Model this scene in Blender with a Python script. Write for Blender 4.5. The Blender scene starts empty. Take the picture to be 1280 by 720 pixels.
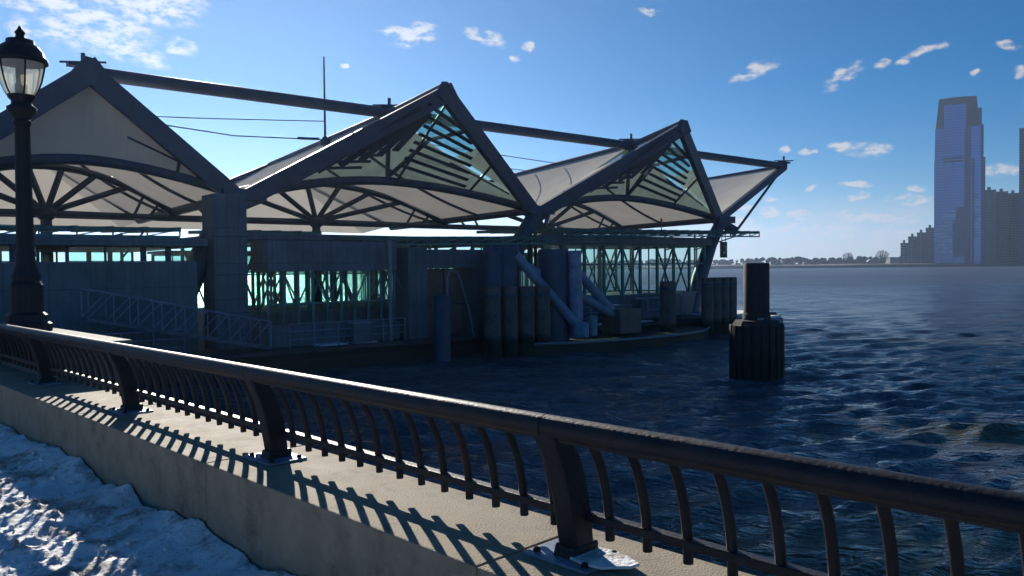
import bpy, bmesh, math, random
import numpy as np
from mathutils import Vector, Matrix, noise
rad = math.radians
random.seed(7); rng = np.random.RandomState(5)
sc = bpy.context.scene
C = sc.collection

# ---------------------------------------------------------------- camera
CAMP = Vector((0, 0, 4.5)); FPX = 1000.0
pit = math.atan(25 / FPX)
fwd = Vector((0, math.cos(pit), -math.sin(pit)))
rgt = Vector((math.cos(.01), 0, -math.sin(.01))); rgt -= fwd * rgt.dot(fwd); rgt.normalize()
upv = rgt.cross(fwd)
cam = bpy.data.cameras.new('camera'); cam.sensor_width = 36; cam.lens = 36 * FPX / 1280
cam.clip_end = 20000; cam.clip_start = .05
camo = bpy.data.objects.new('camera', cam); C.objects.link(camo)
camo.matrix_world = Matrix.Translation(CAMP) @ Matrix((rgt, upv, -fwd)).transposed().to_4x4()
sc.camera = camo

# ---------------------------------------------------------------- light
SUN_AZ, SUN_EL = -20.5, 20.0
sc.view_settings.view_transform = 'Standard'; sc.view_settings.look = 'None'
sc.view_settings.gamma = 1; sc.view_settings.exposure = 0.64
try: sc.view_settings.use_curve_mapping = False
except Exception: pass
sc.cycles.max_bounces = 10; sc.cycles.transparent_max_bounces = 24
sun = bpy.data.lights.new('sun', 'SUN'); sun.energy = 5.0; sun.angle = rad(.5); sun.color = (1, .93, .82)
suno = bpy.data.objects.new('sun', sun); C.objects.link(suno)
a, e = rad(SUN_AZ), rad(SUN_EL)
sd = Vector((math.sin(a) * math.cos(e), math.cos(a) * math.cos(e), math.sin(e)))
suno.rotation_euler = sd.to_track_quat('Z', 'Y').to_euler()
suno.location = (-20, 40, 40)

w = bpy.data.worlds.new('World'); sc.world = w; w.use_nodes = True
nt = w.node_tree; N = nt.nodes; L = nt.links
for n_ in list(N): N.remove(n_)

def node(nt, t, **k):
    n = nt.nodes.new(t)
    for a_, v in k.items(): setattr(n, a_, v)
    return n
def mth(nt, op, a_, b=None, c=None, clamp=False):
    n = nt.nodes.new('ShaderNodeMath'); n.operation = op; n.use_clamp = clamp
    for i, x in enumerate((a_, b, c)):
        if x is None: continue
        if isinstance(x, (int, float)): n.inputs[i].default_value = x
        else: nt.links.new(x, n.inputs[i])
    return n.outputs[0]
sky = node(nt, 'ShaderNodeTexSky', sky_type='NISHITA', sun_disc=False, sun_elevation=rad(SUN_EL), sun_rotation=rad(SUN_AZ),
           altitude=2000, air_density=1.0, dust_density=0.0, ozone_density=4.0)
bg1 = node(nt, 'ShaderNodeBackground'); bg1.inputs[1].default_value = .05
hsv = node(nt, 'ShaderNodeHueSaturation'); hsv.inputs['Saturation'].default_value = 1.38; L.new(sky.outputs[0], hsv.inputs['Color']); L.new(hsv.outputs[0], bg1.inputs[0])
tc = node(nt, 'ShaderNodeTexCoord'); sp = node(nt, 'ShaderNodeSeparateXYZ'); L.new(tc.outputs['Generated'], sp.inputs[0])
az = mth(nt, 'ARCTAN2', sp.outputs[0], sp.outputs[1]); el = mth(nt, 'ARCSINE', sp.outputs[2])
cb = node(nt, 'ShaderNodeCombineXYZ'); L.new(az, cb.inputs[0]); L.new(el, cb.inputs[1])
CLOUDS = [(120,34,62,26,.1),(185,6,60,22,0),(150,58,60,14,-.3),(226,57,18,9,0),(60,8,50,10,0),(22,40,14,14,0),(520,43,30,11,.3),(494,41,18,6,-.2),(609,48,25,9,-.2),(642,75,8,6,0),
 (661,60,9,6,0),(432,85,6,3,0),(812,15,14,5,0),(945,87,28,9,.35),(1057,95,24,10,.5),(1105,80,8,6,0),(1128,77,6,4,0),(1157,63,22,5,.2),(1262,57,18,4,-.2),(1088,186,27,9,0),
 (1050,182,15,6,0),(1070,231,20,4,0),(1135,250,24,6,-.1),(1075,247,18,7,.2),(1003,268,22,8,0),(1050,270,20,8,0),(957,268,16,9,0),(1092,273,26,8,0),(1272,90,7,7,0),(1220,93,6,4,0),
 (983,190,8,4,0),(1010,190,8,3,0),(1012,236,8,3,0),(930,262,14,7,0),(975,292,40,8,0),(1040,295,40,8,0),(1120,296,36,9,0),(1140,272,18,6,0),(720,282,30,6,0),(600,292,60,8,0),(930,283,30,10,0),(1005,284,34,9,0),(1065,283,30,8,0),(1118,278,30,9,.1),(950,306,44,8,0),(1010,309,50,8,0),(1085,306,50,9,0),(1145,300,26,10,0),(1140,238,12,4,0),(960,248,10,4,0),(840,300,40,7,0),(1250,215,24,6,0)]
nz = node(nt, 'ShaderNodeTexNoise'); nz.inputs['Scale'].default_value = 52; nz.inputs['Detail'].default_value = 9; nz.inputs['Roughness'].default_value = .60
st = node(nt, 'ShaderNodeMapping'); st.inputs['Scale'].default_value = (1, 2.0, 1); L.new(cb.outputs[0], st.inputs[0]); L.new(st.outputs[0], nz.inputs['Vector'])
wz = node(nt, 'ShaderNodeTexNoise'); wz.inputs['Scale'].default_value = 34; wz.inputs['Detail'].default_value = 5; L.new(cb.outputs[0], wz.inputs['Vector'])
wv = node(nt, 'ShaderNodeVectorMath', operation='MULTIPLY_ADD'); L.new(wz.outputs['Color'], wv.inputs[0]); wv.inputs[1].default_value = (.034, .020, 0); wv.inputs[2].default_value = (-.017, -.010, 0)
wa = node(nt, 'ShaderNodeVectorMath', operation='ADD'); L.new(cb.outputs[0], wa.inputs[0]); L.new(wv.outputs[0], wa.inputs[1])
wf = node(nt, 'ShaderNodeVectorMath', operation='MULTIPLY'); L.new(wa.outputs[0], wf.inputs[0]); wf.inputs[1].default_value = (1, 1, 0)
acc = None
for (px, py, rx, ry, tilt) in CLOUDS:
    d = (fwd + (px - 640) / FPX * rgt + (360 - py) / FPX * upv).normalized()
    A_, E_ = math.atan2(d.x, d.y), math.asin(d.z)
    mp = node(nt, 'ShaderNodeMapping', vector_type='TEXTURE')
    mp.inputs['Location'].default_value = (A_, E_, 0); mp.inputs['Rotation'].default_value = (0, 0, tilt)
    mp.inputs['Scale'].default_value = (rx / FPX * 1.35, ry / FPX * 1.35, 1)
    L.new(wf.outputs[0], mp.inputs[0])
    ln = node(nt, 'ShaderNodeVectorMath', operation='LENGTH'); L.new(mp.outputs[0], ln.inputs[0])
    v = mth(nt, 'SUBTRACT', 1.0, ln.outputs['Value'], clamp=True)
    acc = v if acc is None else mth(nt, 'MAXIMUM', acc, v)
# low bank of soft cloud all round the horizon
nb = node(nt, 'ShaderNodeTexNoise'); nb.inputs['Scale'].default_value = 9; nb.inputs['Detail'].default_value = 7
st2 = node(nt, 'ShaderNodeMapping'); st2.inputs['Scale'].default_value = (1, 3.2, 1); L.new(cb.outputs[0], st2.inputs[0]); L.new(st2.outputs[0], nb.inputs['Vector'])
bandm = node(nt, 'ShaderNodeMapRange', interpolation_type='SMOOTHSTEP'); L.new(el, bandm.inputs[0])
bandm.inputs[1].default_value = .10; bandm.inputs[2].default_value = .015; bandm.inputs[3].default_value = 0; bandm.inputs[4].default_value = .9
band = mth(nt, 'MULTIPLY', bandm.outputs[0], mth(nt, 'SUBTRACT', mth(nt, 'MULTIPLY', nb.outputs[0], 2.6), .75, clamp=True))
nn = mth(nt, 'MULTIPLY', mth(nt, 'SUBTRACT', nz.outputs[0], .5), 2.6)
m1 = node(nt, 'ShaderNodeMapRange', interpolation_type='SMOOTHSTEP')
L.new(mth(nt, 'MULTIPLY', mth(nt, 'MULTIPLY', acc, 1.7, clamp=True), mth(nt, 'MULTIPLY_ADD', nn, 1.25, .62)), m1.inputs[0])
m1.inputs[1].default_value = .10; m1.inputs[2].default_value = .95; m1.inputs[3].default_value = 0; m1.inputs[4].default_value = .92
cm = mth(nt, 'MAXIMUM', m1.outputs[0], band)
bg2 = node(nt, 'ShaderNodeBackground'); bg2.inputs[0].default_value = (.66, .635, .63, 1); bg2.inputs[1].default_value = .62
mx = node(nt, 'ShaderNodeMixShader'); L.new(cm, mx.inputs[0]); L.new(bg1.outputs[0], mx.inputs[1]); L.new(bg2.outputs[0], mx.inputs[2])
wo = node(nt, 'ShaderNodeOutputWorld'); L.new(mx.outputs[0], wo.inputs[0])

# ---------------------------------------------------------------- materials
M = {}
def mat(name, col, rough=.6, metal=0, var=.25, scale=3, bump=0, bscale=20, dirt=None, spec=.5, coords='Object'):
    m = bpy.data.materials.new(name); m.use_nodes = True; nt = m.node_tree
    b = nt.nodes['Principled BSDF']; b.inputs['Roughness'].default_value = rough; b.inputs['Metallic'].default_value = metal
    b.inputs['Specular IOR Level'].default_value = spec
    t = node(nt, 'ShaderNodeTexCoord'); n = node(nt, 'ShaderNodeTexNoise'); n.inputs['Scale'].default_value = scale; n.inputs['Detail'].default_value = 8
    n.inputs['Roughness'].default_value = .65
    nt.links.new(t.outputs[coords], n.inputs['Vector'])
    r = node(nt, 'ShaderNodeValToRGB'); nt.links.new(n.outputs[0], r.inputs[0])
    c = Vector(col); lo = c * (1 - var); hi = c * (1 + var)
    r.color_ramp.elements[0].position = .32; r.color_ramp.elements[0].color = (*lo, 1)
    r.color_ramp.elements[1].position = .68; r.color_ramp.elements[1].color = (*hi, 1)
    out = r.outputs[0]
    if dirt:
        n2 = node(nt, 'ShaderNodeTexNoise'); n2.inputs['Scale'].default_value = scale * .45; n2.inputs['Detail'].default_value = 9; n2.inputs['Roughness'].default_value = .75
        nt.links.new(t.outputs[coords], n2.inputs['Vector'])
        r2 = node(nt, 'ShaderNodeValToRGB'); r2.color_ramp.elements[0].position = .52; r2.color_ramp.elements[1].position = .66
        nt.links.new(n2.outputs[0], r2.inputs[0])
        mxr = node(nt, 'ShaderNodeMix', data_type='RGBA'); nt.links.new(r2.outputs[0], mxr.inputs[0]); nt.links.new(out, mxr.inputs[6])
        mxr.inputs[7].default_value = (*dirt, 1); out = mxr.outputs[2]
    nt.links.new(out, b.inputs['Base Color'])
    rr = mth(nt, 'MULTIPLY_ADD', n.outputs[0], .3, rough - .15, clamp=True); nt.links.new(rr, b.inputs['Roughness'])
    if bump:
        n3 = node(nt, 'ShaderNodeTexNoise'); n3.inputs['Scale'].default_value = bscale; n3.inputs['Detail'].default_value = 5
        nt.links.new(t.outputs[coords], n3.inputs['Vector'])
        bp = node(nt, 'ShaderNodeBump'); bp.inputs['Strength'].default_value = bump; bp.inputs['Distance'].default_value = .02
        nt.links.new(n3.outputs[0], bp.inputs['Height']); nt.links.new(bp.outputs[0], b.inputs['Normal'])
    M[name] = m; return m
mat('rail_paint', (.011, .014, .022), .5, 0, .4, 9, .15, 60, dirt=(.045, .032, .026), spec=.3)
mat('post_paint', (.012, .015, .023), .55, 0, .35, 7, .25, 50, spec=.3)
mat('granite', (.31, .26, .19), .8, 0, .22, 5, .35, 90, dirt=(.17, .145, .115), spec=.25)
mat('granite_dark', (.17, .17, .16), .8, 0, .2, 12, .25, 90, dirt=(.12, .12, .11))
mat('paving', (.16, .155, .15), .8, 0, .25, 4, .3, 40)
mat('steel_dark', (.036, .058, .105), .5, .0, .3, 1.2, .1, 12)
mat('steel_blue', (.19, .24, .35), .45, .0, .25, 1.2, .1, 10, dirt=(.06, .065, .085))
mat('steel_light', (.20, .23, .26), .5, .2, .15, 2)
mat('teal_steel', (.06, .19, .19), .5, 0, .25, 2)
mat('rust_pile', (.12, .095, .09), .85, 0, .45, 1.4, .5, 9, dirt=(.03, .028, .03))
mat('brown_panel', (.17, .12, .10), .7, 0, .25, 1.2)
mat('wood_dark', (.028, .027, .03), .85, 0, .4, 2.2, .4, 14)
mat('hull', (.035, .042, .058), .6, 0, .35, .8)
mat('deck_snow', (.72, .74, .78), .8, 0, .12, 1.5, .4, 6)
mat('wall_grey', (.11, .135, .17), .65, 0, .25, .7, .1, 5)
mat('wall_slate', (.10, .15, .18), .6, 0, .25, .7, .1, 5)
mat('white_paint', (.7, .7, .68), .5, 0, .1, 3)
mat('sign_black', (.015, .015, .02), .4, 0, .1, 3)
mat('sign_white', (.75, .72, .7), .5, 0, .05, 3)
mat('sign_red', (.5, .05, .04), .5, 0, .05, 3)
mat('bark', (.05, .04, .035), .9, 0, .3, 4)
mat('leaf', (.045, .04, .03), .9, 0, .4, .3)
mat('shore', (.10, .085, .065), .9, 0, .35, .02, coords='Object')

def glass(name, tint, refl=.12, diff=0, dcol=(.5, .6, .6)):
    m = bpy.data.materials.new(name); m.use_nodes = True; nt = m.node_tree
    nt.nodes.remove(nt.nodes['Principled BSDF']); out = nt.nodes['Material Output']
    t = node(nt, 'ShaderNodeBsdfTransparent'); t.inputs[0].default_value = (*tint, 1)
    g = node(nt, 'ShaderNodeBsdfGlossy'); g.inputs['Roughness'].default_value = .04; g.inputs[0].default_value = (.9, .95, 1, 1)
    f = node(nt, 'ShaderNodeFresnel'); gg = node(nt, 'ShaderNodeNewGeometry'); nt.links.new(mth(nt, 'MULTIPLY_ADD', gg.outputs['Backfacing'], 1 / 1.5 - 1.5, 1.5), f.inputs[0])
    mx_ = node(nt, 'ShaderNodeMixShader'); nt.links.new(f.outputs[0], mx_.inputs[0])
    cur = t.outputs[0]
    if diff:
        dd = node(nt, 'ShaderNodeBsdfTranslucent'); dd.inputs[0].default_value = (*dcol, 1)
        d2 = node(nt, 'ShaderNodeBsdfDiffuse'); d2.inputs[0].default_value = (*dcol, 1)
        m0 = node(nt, 'ShaderNodeMixShader'); nt.links.new(dd.outputs[0], m0.inputs[1]); nt.links.new(d2.outputs[0], m0.inputs[2])
        nzz = node(nt, 'ShaderNodeTexNoise'); nzz.inputs['Scale'].default_value = 1.3; nzz.inputs['Detail'].default_value = 6
        tcc = node(nt, 'ShaderNodeTexCoord'); nt.links.new(tcc.outputs['Object'], nzz.inputs['Vector'])
        m2 = node(nt, 'ShaderNodeMixShader'); nt.links.new(mth(nt, 'MULTIPLY', nzz.outputs[0], diff * 2), m2.inputs[0])
        nt.links.new(t.outputs[0], m2.inputs[1]); nt.links.new(m0.outputs[0], m2.inputs[2]); cur = m2.outputs[0]
    nt.links.new(cur, mx_.inputs[1]); nt.links.new(g.outputs[0], mx_.inputs[2]); nt.links.new(mx_.outputs[0], out.inputs[0])
    M[name] = m
def panelize(name, pw_, ph_, streak=.5, tide=None):
    m = M[name]; nt = m.node_tree; b = nt.nodes['Principled BSDF']; src = b.inputs['Base Color'].links[0].from_socket
    g = node(nt, 'ShaderNodeNewGeometry'); dt = node(nt, 'ShaderNodeVectorMath', operation='DOT_PRODUCT'); nt.links.new(g.outputs['Position'], dt.inputs[0]); dt.inputs[1].default_value = (.77, .638, 0)
    sx_ = node(nt, 'ShaderNodeSeparateXYZ'); nt.links.new(g.outputs['Position'], sx_.inputs[0])
    mp = node(nt, 'ShaderNodeMapping'); mp.inputs['Scale'].default_value = (3.2, 3.2, .22); nt.links.new(g.outputs['Position'], mp.inputs[0])
    n = node(nt, 'ShaderNodeTexNoise'); n.inputs['Scale'].default_value = 1.6; n.inputs['Detail'].default_value = 8; n.inputs['Roughness'].default_value = .7; nt.links.new(mp.outputs[0], n.inputs['Vector'])
    k = mth(nt, 'MULTIPLY_ADD', n.outputs[0], streak * 2.4, 1 - streak * 1.2)
    if pw_:
        f1 = mth(nt, 'GREATER_THAN', mth(nt, 'FRACT', mth(nt, 'DIVIDE', dt.outputs['Value'], pw_)), .03 / pw_)
        f2 = mth(nt, 'GREATER_THAN', mth(nt, 'FRACT', mth(nt, 'DIVIDE', sx_.outputs[2], ph_)), .03 / ph_)
        k = mth(nt, 'MULTIPLY', k, mth(nt, 'MULTIPLY_ADD', mth(nt, 'MULTIPLY', f1, f2), .35, .65))
    cc_ = node(nt, 'ShaderNodeCombineXYZ'); [nt.links.new(k, cc_.inputs[q_]) for q_ in range(3)]
    mm = node(nt, 'ShaderNodeMix', data_type='RGBA', blend_type='MULTIPLY'); mm.inputs[0].default_value = 1; nt.links.new(src, mm.inputs[6]); nt.links.new(cc_.outputs[0], mm.inputs[7]); out = mm.outputs[2]
    if tide:
        tz = node(nt, 'ShaderNodeMapRange'); nt.links.new(mth(nt, 'MULTIPLY_ADD', n.outputs[0], -.9, sx_.outputs[2]), tz.inputs[0]); tz.inputs[1].default_value = tide + .15; tz.inputs[2].default_value = tide - .15
        m4 = node(nt, 'ShaderNodeMix', data_type='RGBA'); nt.links.new(tz.outputs[0], m4.inputs[0]); nt.links.new(out, m4.inputs[6]); m4.inputs[7].default_value = (.016, .020, .012, 1); out = m4.outputs[2]
    nt.links.new(out, b.inputs['Base Color'])
panelize('wall_grey', 1.22, 1.6); panelize('wall_slate', 1.5, 1.9); panelize('rust_pile', 0, 0, .8, .5); panelize('wood_dark', 0, 0, .8, .5); panelize('hull', 3, 9, .7, .15); panelize('steel_blue', 0, 0, .45); panelize('granite_dark', 0, 0, .4)
glass('glass_teal', (.62, .80, .76))
glass('glass_window', (.62, .85, .80))
glass('glass_roof', (.55, .80, .80), diff=.10, dcol=(.25, .33, .34))
glass('glass_soffit', (.62, .86, .82), diff=.24, dcol=(.16, .22, .24))
glass('lamp_glass', (.85, .82, .72), diff=.42, dcol=(.95, .9, .78))

def fabric():
    m = bpy.data.materials.new('fabric'); m.use_nodes = True; nt = m.node_tree
    nt.nodes.remove(nt.nodes['Principled BSDF']); out = nt.nodes['Material Output']
    tcc = node(nt, 'ShaderNodeTexCoord'); n = node(nt, 'ShaderNodeTexNoise'); n.inputs['Scale'].default_value = .6; n.inputs['Detail'].default_value = 7
    nt.links.new(tcc.outputs['Object'], n.inputs['Vector'])
    r = node(nt, 'ShaderNodeValToRGB'); nt.links.new(n.outputs[0], r.inputs[0])
    r.color_ramp.elements[0].color = (.60, .56, .50, 1); r.color_ramp.elements[1].color = (.78, .75, .70, 1)
    d = node(nt, 'ShaderNodeBsdfDiffuse'); t = node(nt, 'ShaderNodeBsdfTranslucent')
    nt.links.new(r.outputs[0], d.inputs[0]); nt.links.new(r.outputs[0], t.inputs[0])
    mx_ = node(nt, 'ShaderNodeMixShader'); mx_.inputs[0].default_value = .24
    nt.links.new(d.outputs[0], mx_.inputs[1]); nt.links.new(t.outputs[0], mx_.inputs[2]); nt.links.new(mx_.outputs[0], out.inputs[0])
    M['fabric'] = m
fabric()

# ---------------------------------------------------------------- mesh helpers
ORG = {}
def V(p): return Vector(p)
class MB:
    def __init__(s): s.v = []; s.f = []; s.sm = []
    def add(s, vs, fs, smooth=False):
        o = len(s.v); s.v += [Vector(p) for p in vs]; s.f += [tuple(i + o for i in f) for f in fs]; s.sm += [smooth] * len(fs); return s
    def beam(s, p, q, wd, ht, upd=(0, 0, 1)):
        p, q = V(p), V(q); d = (q - p).normalized(); u = V(upd)
        sx = d.cross(u)
        if sx.length < 1e-4: sx = d.cross(V((1, 0, 0)))
        sx.normalize(); sy = sx.cross(d).normalized(); sx = sx * wd / 2; sy = sy * ht / 2
        vs = [p - sx - sy, p + sx - sy, p + sx + sy, p - sx + sy, q - sx - sy, q + sx - sy, q + sx + sy, q - sx + sy]
        return s.add(vs, [(0, 3, 2, 1), (4, 5, 6, 7), (0, 1, 5, 4), (1, 2, 6, 5), (2, 3, 7, 6), (3, 0, 4, 7)])
    def tube(s, pts, r, n=10, cap=True):
        pts = [V(p) for p in pts]; rs = r if isinstance(r, (list, tuple)) else [r] * len(pts)
        vs = []; ref = None
        for i, p in enumerate(pts):
            d = (pts[min(i + 1, len(pts) - 1)] - pts[max(i - 1, 0)]).normalized()
            if ref is None:
                ref = d.cross(V((0, 0, 1)))
                if ref.length < 1e-3: ref = V((1, 0, 0))
            ref = (ref - d * ref.dot(d)).normalized(); b = d.cross(ref)
            for k in range(n):
                a_ = 2 * math.pi * k / n; vs.append(p + (ref * math.cos(a_) + b * math.sin(a_)) * rs[i])
        fs = []
        for i in range(len(pts) - 1):
            for k in range(n):
                a_ = i * n + k; b_ = i * n + (k + 1) % n; fs.append((a_, b_, b_ + n, a_ + n))
        s.add(vs, fs, True)
        if cap: s.caps = getattr(s, 'caps', []) + [len(s.f), len(s.f) + 1]; s.add(vs[:n] , [tuple(range(n))[::-1]]); s.add(vs[-n:], [tuple(range(n))])
        return s
    def lathe(s, c, prof, n=24, smooth=True):
        c = V(c); vs = []; fs = []
        for r, z in prof:
            for k in range(n):
                a_ = 2 * math.pi * k / n; vs.append(c + V((r * math.cos(a_), r * math.sin(a_), z)))
        for i in range(len(prof) - 1):
            for k in range(n):
                a_ = i * n + k; b_ = i * n + (k + 1) % n; fs.append((a_, b_, b_ + n, a_ + n))
        s.add(vs, fs, smooth); s.caps = getattr(s, 'caps', []) + [len(s.f), len(s.f) + 1]
        s.add(vs[:n], [tuple(range(n))[::-1]]); s.add(vs[-n:], [tuple(range(n))])
        return s
    def prism(s, poly, off):
        off = V(off); n = len(poly); vs = [V(p) for p in poly] + [V(p) + off for p in poly]
        return s.add(vs, [tuple(range(n))[::-1], tuple(range(n, 2 * n))] + [(i, (i + 1) % n, n + (i + 1) % n, n + i) for i in range(n)])
    def build(s, name, m, parent=None, bevel=0, org=None):
        o_ = ORG[parent.name] if parent else (V(org) if org is not None else V((0, 0, 0)))
        me = bpy.data.meshes.new(name); me.from_pydata([tuple(v - o_) for v in s.v], [], s.f); me.update()
        bm = bmesh.new(); bm.from_mesh(me); bmesh.ops.remove_doubles(bm, verts=bm.verts, dist=1e-5) if getattr(s, 'caps', None) and not any(len(f) > 4 and False for f in s.f) else None
        bmesh.ops.recalc_face_normals(bm, faces=bm.faces)
        if getattr(s, 'caps', None):
            es = [e_ for e_ in bm.edges if len(e_.link_faces) == 2 and any(len(f.verts) > 4 for f in e_.link_faces)]
            for e_ in es: e_.smooth = False
        bm.to_mesh(me); bm.free()
        for p, k in zip(me.polygons, s.sm if len(s.sm) == len(me.polygons) else [True] * len(me.polygons)): p.use_smooth = k and len(p.vertices) <= 4
        me.materials.append(M[m] if isinstance(m, str) else m)
        ob = bpy.data.objects.new(name, me); C.objects.link(ob)
        if parent: ob.parent = parent
        else: ob.location = o_
        ORG[ob.name] = o_
        if bevel:
            b = ob.modifiers.new('bevel', 'BEVEL'); b.width = bevel; b.segments = 2; b.limit_method = 'ANGLE'
        return ob
def tag(o, label=None, cat=None, group=None, kind=None):
    if label: o['label'] = label
    if cat: o['category'] = cat
    if group: o['group'] = group
    if kind: o['kind'] = kind
    return o
def thing(name, label, cat, org, group=None):
    o = bpy.data.objects.new(name, None); C.objects.link(o); o.location = org; o.empty_display_size = .3
    ORG[o.name] = V(org); return tag(o, label, cat, group)
def lerp(a_, b_, f): return a_ + (b_ - a_) * f
def box(mb, x0, x1, y0, y1, z0, z1, F=lambda a, b, c: V((a, b, c))):
    vs = [F(x, y, z) for z in (z0, z1) for y in (y0, y1) for x in (x0, x1)]
    return mb.add(vs, [(0, 2, 3, 1), (4, 5, 7, 6), (0, 1, 5, 4), (2, 6, 7, 3), (0, 4, 6, 2), (1, 3, 7, 5)])

# ================================================================ WATER
ZL = 3.305                      # ledge top; walkway .5 m lower
ra = rad(44.86)
rd = V((-math.sin(ra), math.cos(ra), 0)); od = V((math.cos(ra), math.sin(ra), 0))
def P(t, d, z): return rd * t + od * d + V((0, 0, ZL + z))

def axis(lo, hi, fine, c, g):
    out = [c]; x = c; s_ = fine
    while x < hi: x += s_; out.append(x); s_ = fine + g * max(0, abs(x - c) - 18)
    x = c; pre = []
    while x > lo: x -= fine + g * max(0, abs(x - c) - 18); pre.append(x)
    return np.array(pre[::-1] + out)
xs = axis(-4500, 4500, .125, 7, .010); ys = axis(-60, 6000, .12, 17, .0075)
X, Y = np.meshgrid(xs, ys); sp_ = np.maximum(np.gradient(xs)[None, :] + 0 * X, np.gradient(ys)[:, None] + 0 * X)
Zw = np.zeros_like(X); DX = np.zeros_like(X); DY = np.zeros_like(X)
warp = 1.2 * np.sin(X * .21 + Y * .13) + 1.5 * np.sin(X * -.09 + Y * .17 + 1.3)
for i in range(54):
    lam = .34 * (10 ** (i / 53)); th = rad(-66) + rng.normal(0, .30); k = 2 * math.pi / lam; ph = rng.uniform(0, 6.28)
    amp = .0125 * lam ** .38 * rng.uniform(.5, 1.3)
    fade = np.clip((lam / (2.6 * sp_)) - 1, 0, 1)
    kx, ky = k * math.cos(th), k * math.sin(th); arg = kx * (X + warp * .35) + ky * (Y + warp * .5) + ph
    Zw += fade * amp * np.sin(arg); q = .8
    DX += fade * q * amp * math.cos(th) * np.cos(arg); DY += fade * q * amp * math.sin(th) * np.cos(arg)
gust = .75 + .35 * np.sin(X * .05 + Y * .07) * np.sin(X * .031 - Y * .055 + 2)
vv = np.stack([X + DX, Y + DY, Zw * gust], -1).reshape(-1, 3)
ny, nx = X.shape
idx = np.arange(nx * ny).reshape(ny, nx)
q4 = np.stack([idx[:-1, :-1], idx[:-1, 1:], idx[1:, 1:], idx[1:, :-1]], -1).reshape(-1, 4)
def np_mesh(name, v, q):
    me = bpy.data.meshes.new(name); me.vertices.add(len(v)); me.vertices.foreach_set('co', v.astype(np.float32).ravel())
    me.loops.add(q.size); me.loops.foreach_set('vertex_index', q.astype(np.int32).ravel())
    me.polygons.add(len(q)); me.polygons.foreach_set('loop_start', np.arange(0, q.size, 4, dtype=np.int32)); me.polygons.foreach_set('loop_total', np.full(len(q), 4, dtype=np.int32))
    me.update(calc_edges=True); me.validate()
    me.polygons.foreach_set('use_smooth', np.ones(len(me.polygons), dtype=bool)); return me
wm = np_mesh('water', vv, q4)
wat = bpy.data.materials.new('water'); wat.use_nodes = True; nt = wat.node_tree
b = nt.nodes['Principled BSDF']; b.inputs['IOR'].default_value = 1.33; b.inputs['Roughness'].default_value = .10
tcw = node(nt, 'ShaderNodeTexCoord')
def wn(scale, det, sx=1, sy=1, rough=.6, rot=0):
    mp = node(nt, 'ShaderNodeMapping'); mp.inputs['Scale'].default_value = (sx, sy, 1); mp.inputs['Rotation'].default_value = (0, 0, rot)
    nt.links.new(tcw.outputs['Object'], mp.inputs[0])
    n = node(nt, 'ShaderNodeTexNoise'); n.inputs['Scale'].default_value = scale; n.inputs['Detail'].default_value = det; n.inputs['Roughness'].default_value = rough
    nt.links.new(mp.outputs[0], n.inputs['Vector']); return n.outputs[0]
def ridge(*a_, **k_): return mth(nt, 'SUBTRACT', 1.0, mth(nt, 'POWER', mth(nt, 'ABSOLUTE', mth(nt, 'MULTIPLY_ADD', wn(*a_, **k_), 2.0, -1.0)), .8))
n1 = ridge(1.15, 3, .55, 1.7, .55, .22); n2 = ridge(3.6, 3, .6, 1.6, .6, .05); n4 = ridge(11, 2, .7, 1.4, .6, .3); n3 = wn(.22, 5, .6, 1.7, .6)
hgt = mth(nt, 'ADD', mth(nt, 'MULTIPLY', n1, .15), mth(nt, 'MULTIPLY_ADD', n2, .055, mth(nt, 'MULTIPLY', n4, .014)))
hgt = mth(nt, 'ADD', hgt, mth(nt, 'MULTIPLY', n3, .35))
bp = node(nt, 'ShaderNodeBump'); bp.inputs['Strength'].default_value = 1.0; bp.inputs['Distance'].default_value = 1.0
if 'Filter Width' in bp.inputs: bp.inputs['Filter Width'].default_value = .15
nt.links.new(hgt, bp.inputs['Height']); nt.links.new(bp.outputs[0], b.inputs['Normal'])
gy = node(nt, 'ShaderNodeSeparateXYZ'); nt.links.new(tcw.outputs['Object'], gy.inputs[0])
mr_ = node(nt, 'ShaderNodeMapRange'); nt.links.new(gy.outputs[1], mr_.inputs[0]); mr_.inputs[1].default_value = 25; mr_.inputs[2].default_value = 220; mr_.inputs[3].default_value = .05; mr_.inputs[4].default_value = .32; 
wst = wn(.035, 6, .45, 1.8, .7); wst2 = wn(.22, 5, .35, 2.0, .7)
rgh = mth(nt, 'MULTIPLY', mr_.outputs[0], mth(nt, 'ADD', mth(nt, 'MULTIPLY', wst, 1.5), mth(nt, 'MULTIPLY', wst2, 1.0)), clamp=True); nt.links.new(mth(nt, 'SUBTRACT', rgh, .12 * 0), b.inputs['Roughness'])
# silt clouds stirred up in the river
def blob(cx, cy, rx, ry, rot):
    mp = node(nt, 'ShaderNodeMapping', vector_type='TEXTURE'); mp.inputs['Location'].default_value = (cx, cy, 0); mp.inputs['Scale'].default_value = (rx, ry, 1); mp.inputs['Rotation'].default_value = (0, 0, rot)
    nt.links.new(tcw.outputs['Object'], mp.inputs[0]); ln = node(nt, 'ShaderNodeVectorMath', operation='LENGTH'); nt.links.new(mp.outputs[0], ln.inputs[0])
    return mth(nt, 'SUBTRACT', 1.0, ln.outputs['Value'], clamp=True)
sil = mth(nt, 'MAXIMUM', blob(14, 21, 7, 2.0, -.1), mth(nt, 'MULTIPLY', blob(6, 11, 11, 6, -.1), .8))
sil = mth(nt, 'MAXIMUM', sil, mth(nt, 'MULTIPLY', blob(24, 45, 14, 4, 0), .5))
silm = mth(nt, 'MULTIPLY', sil, mth(nt, 'MULTIPLY', wn(.55, 6, .5, 1.6), 2.4), clamp=True)
mc = node(nt, 'ShaderNodeMix', data_type='RGBA'); nt.links.new(silm, mc.inputs[0])
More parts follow.
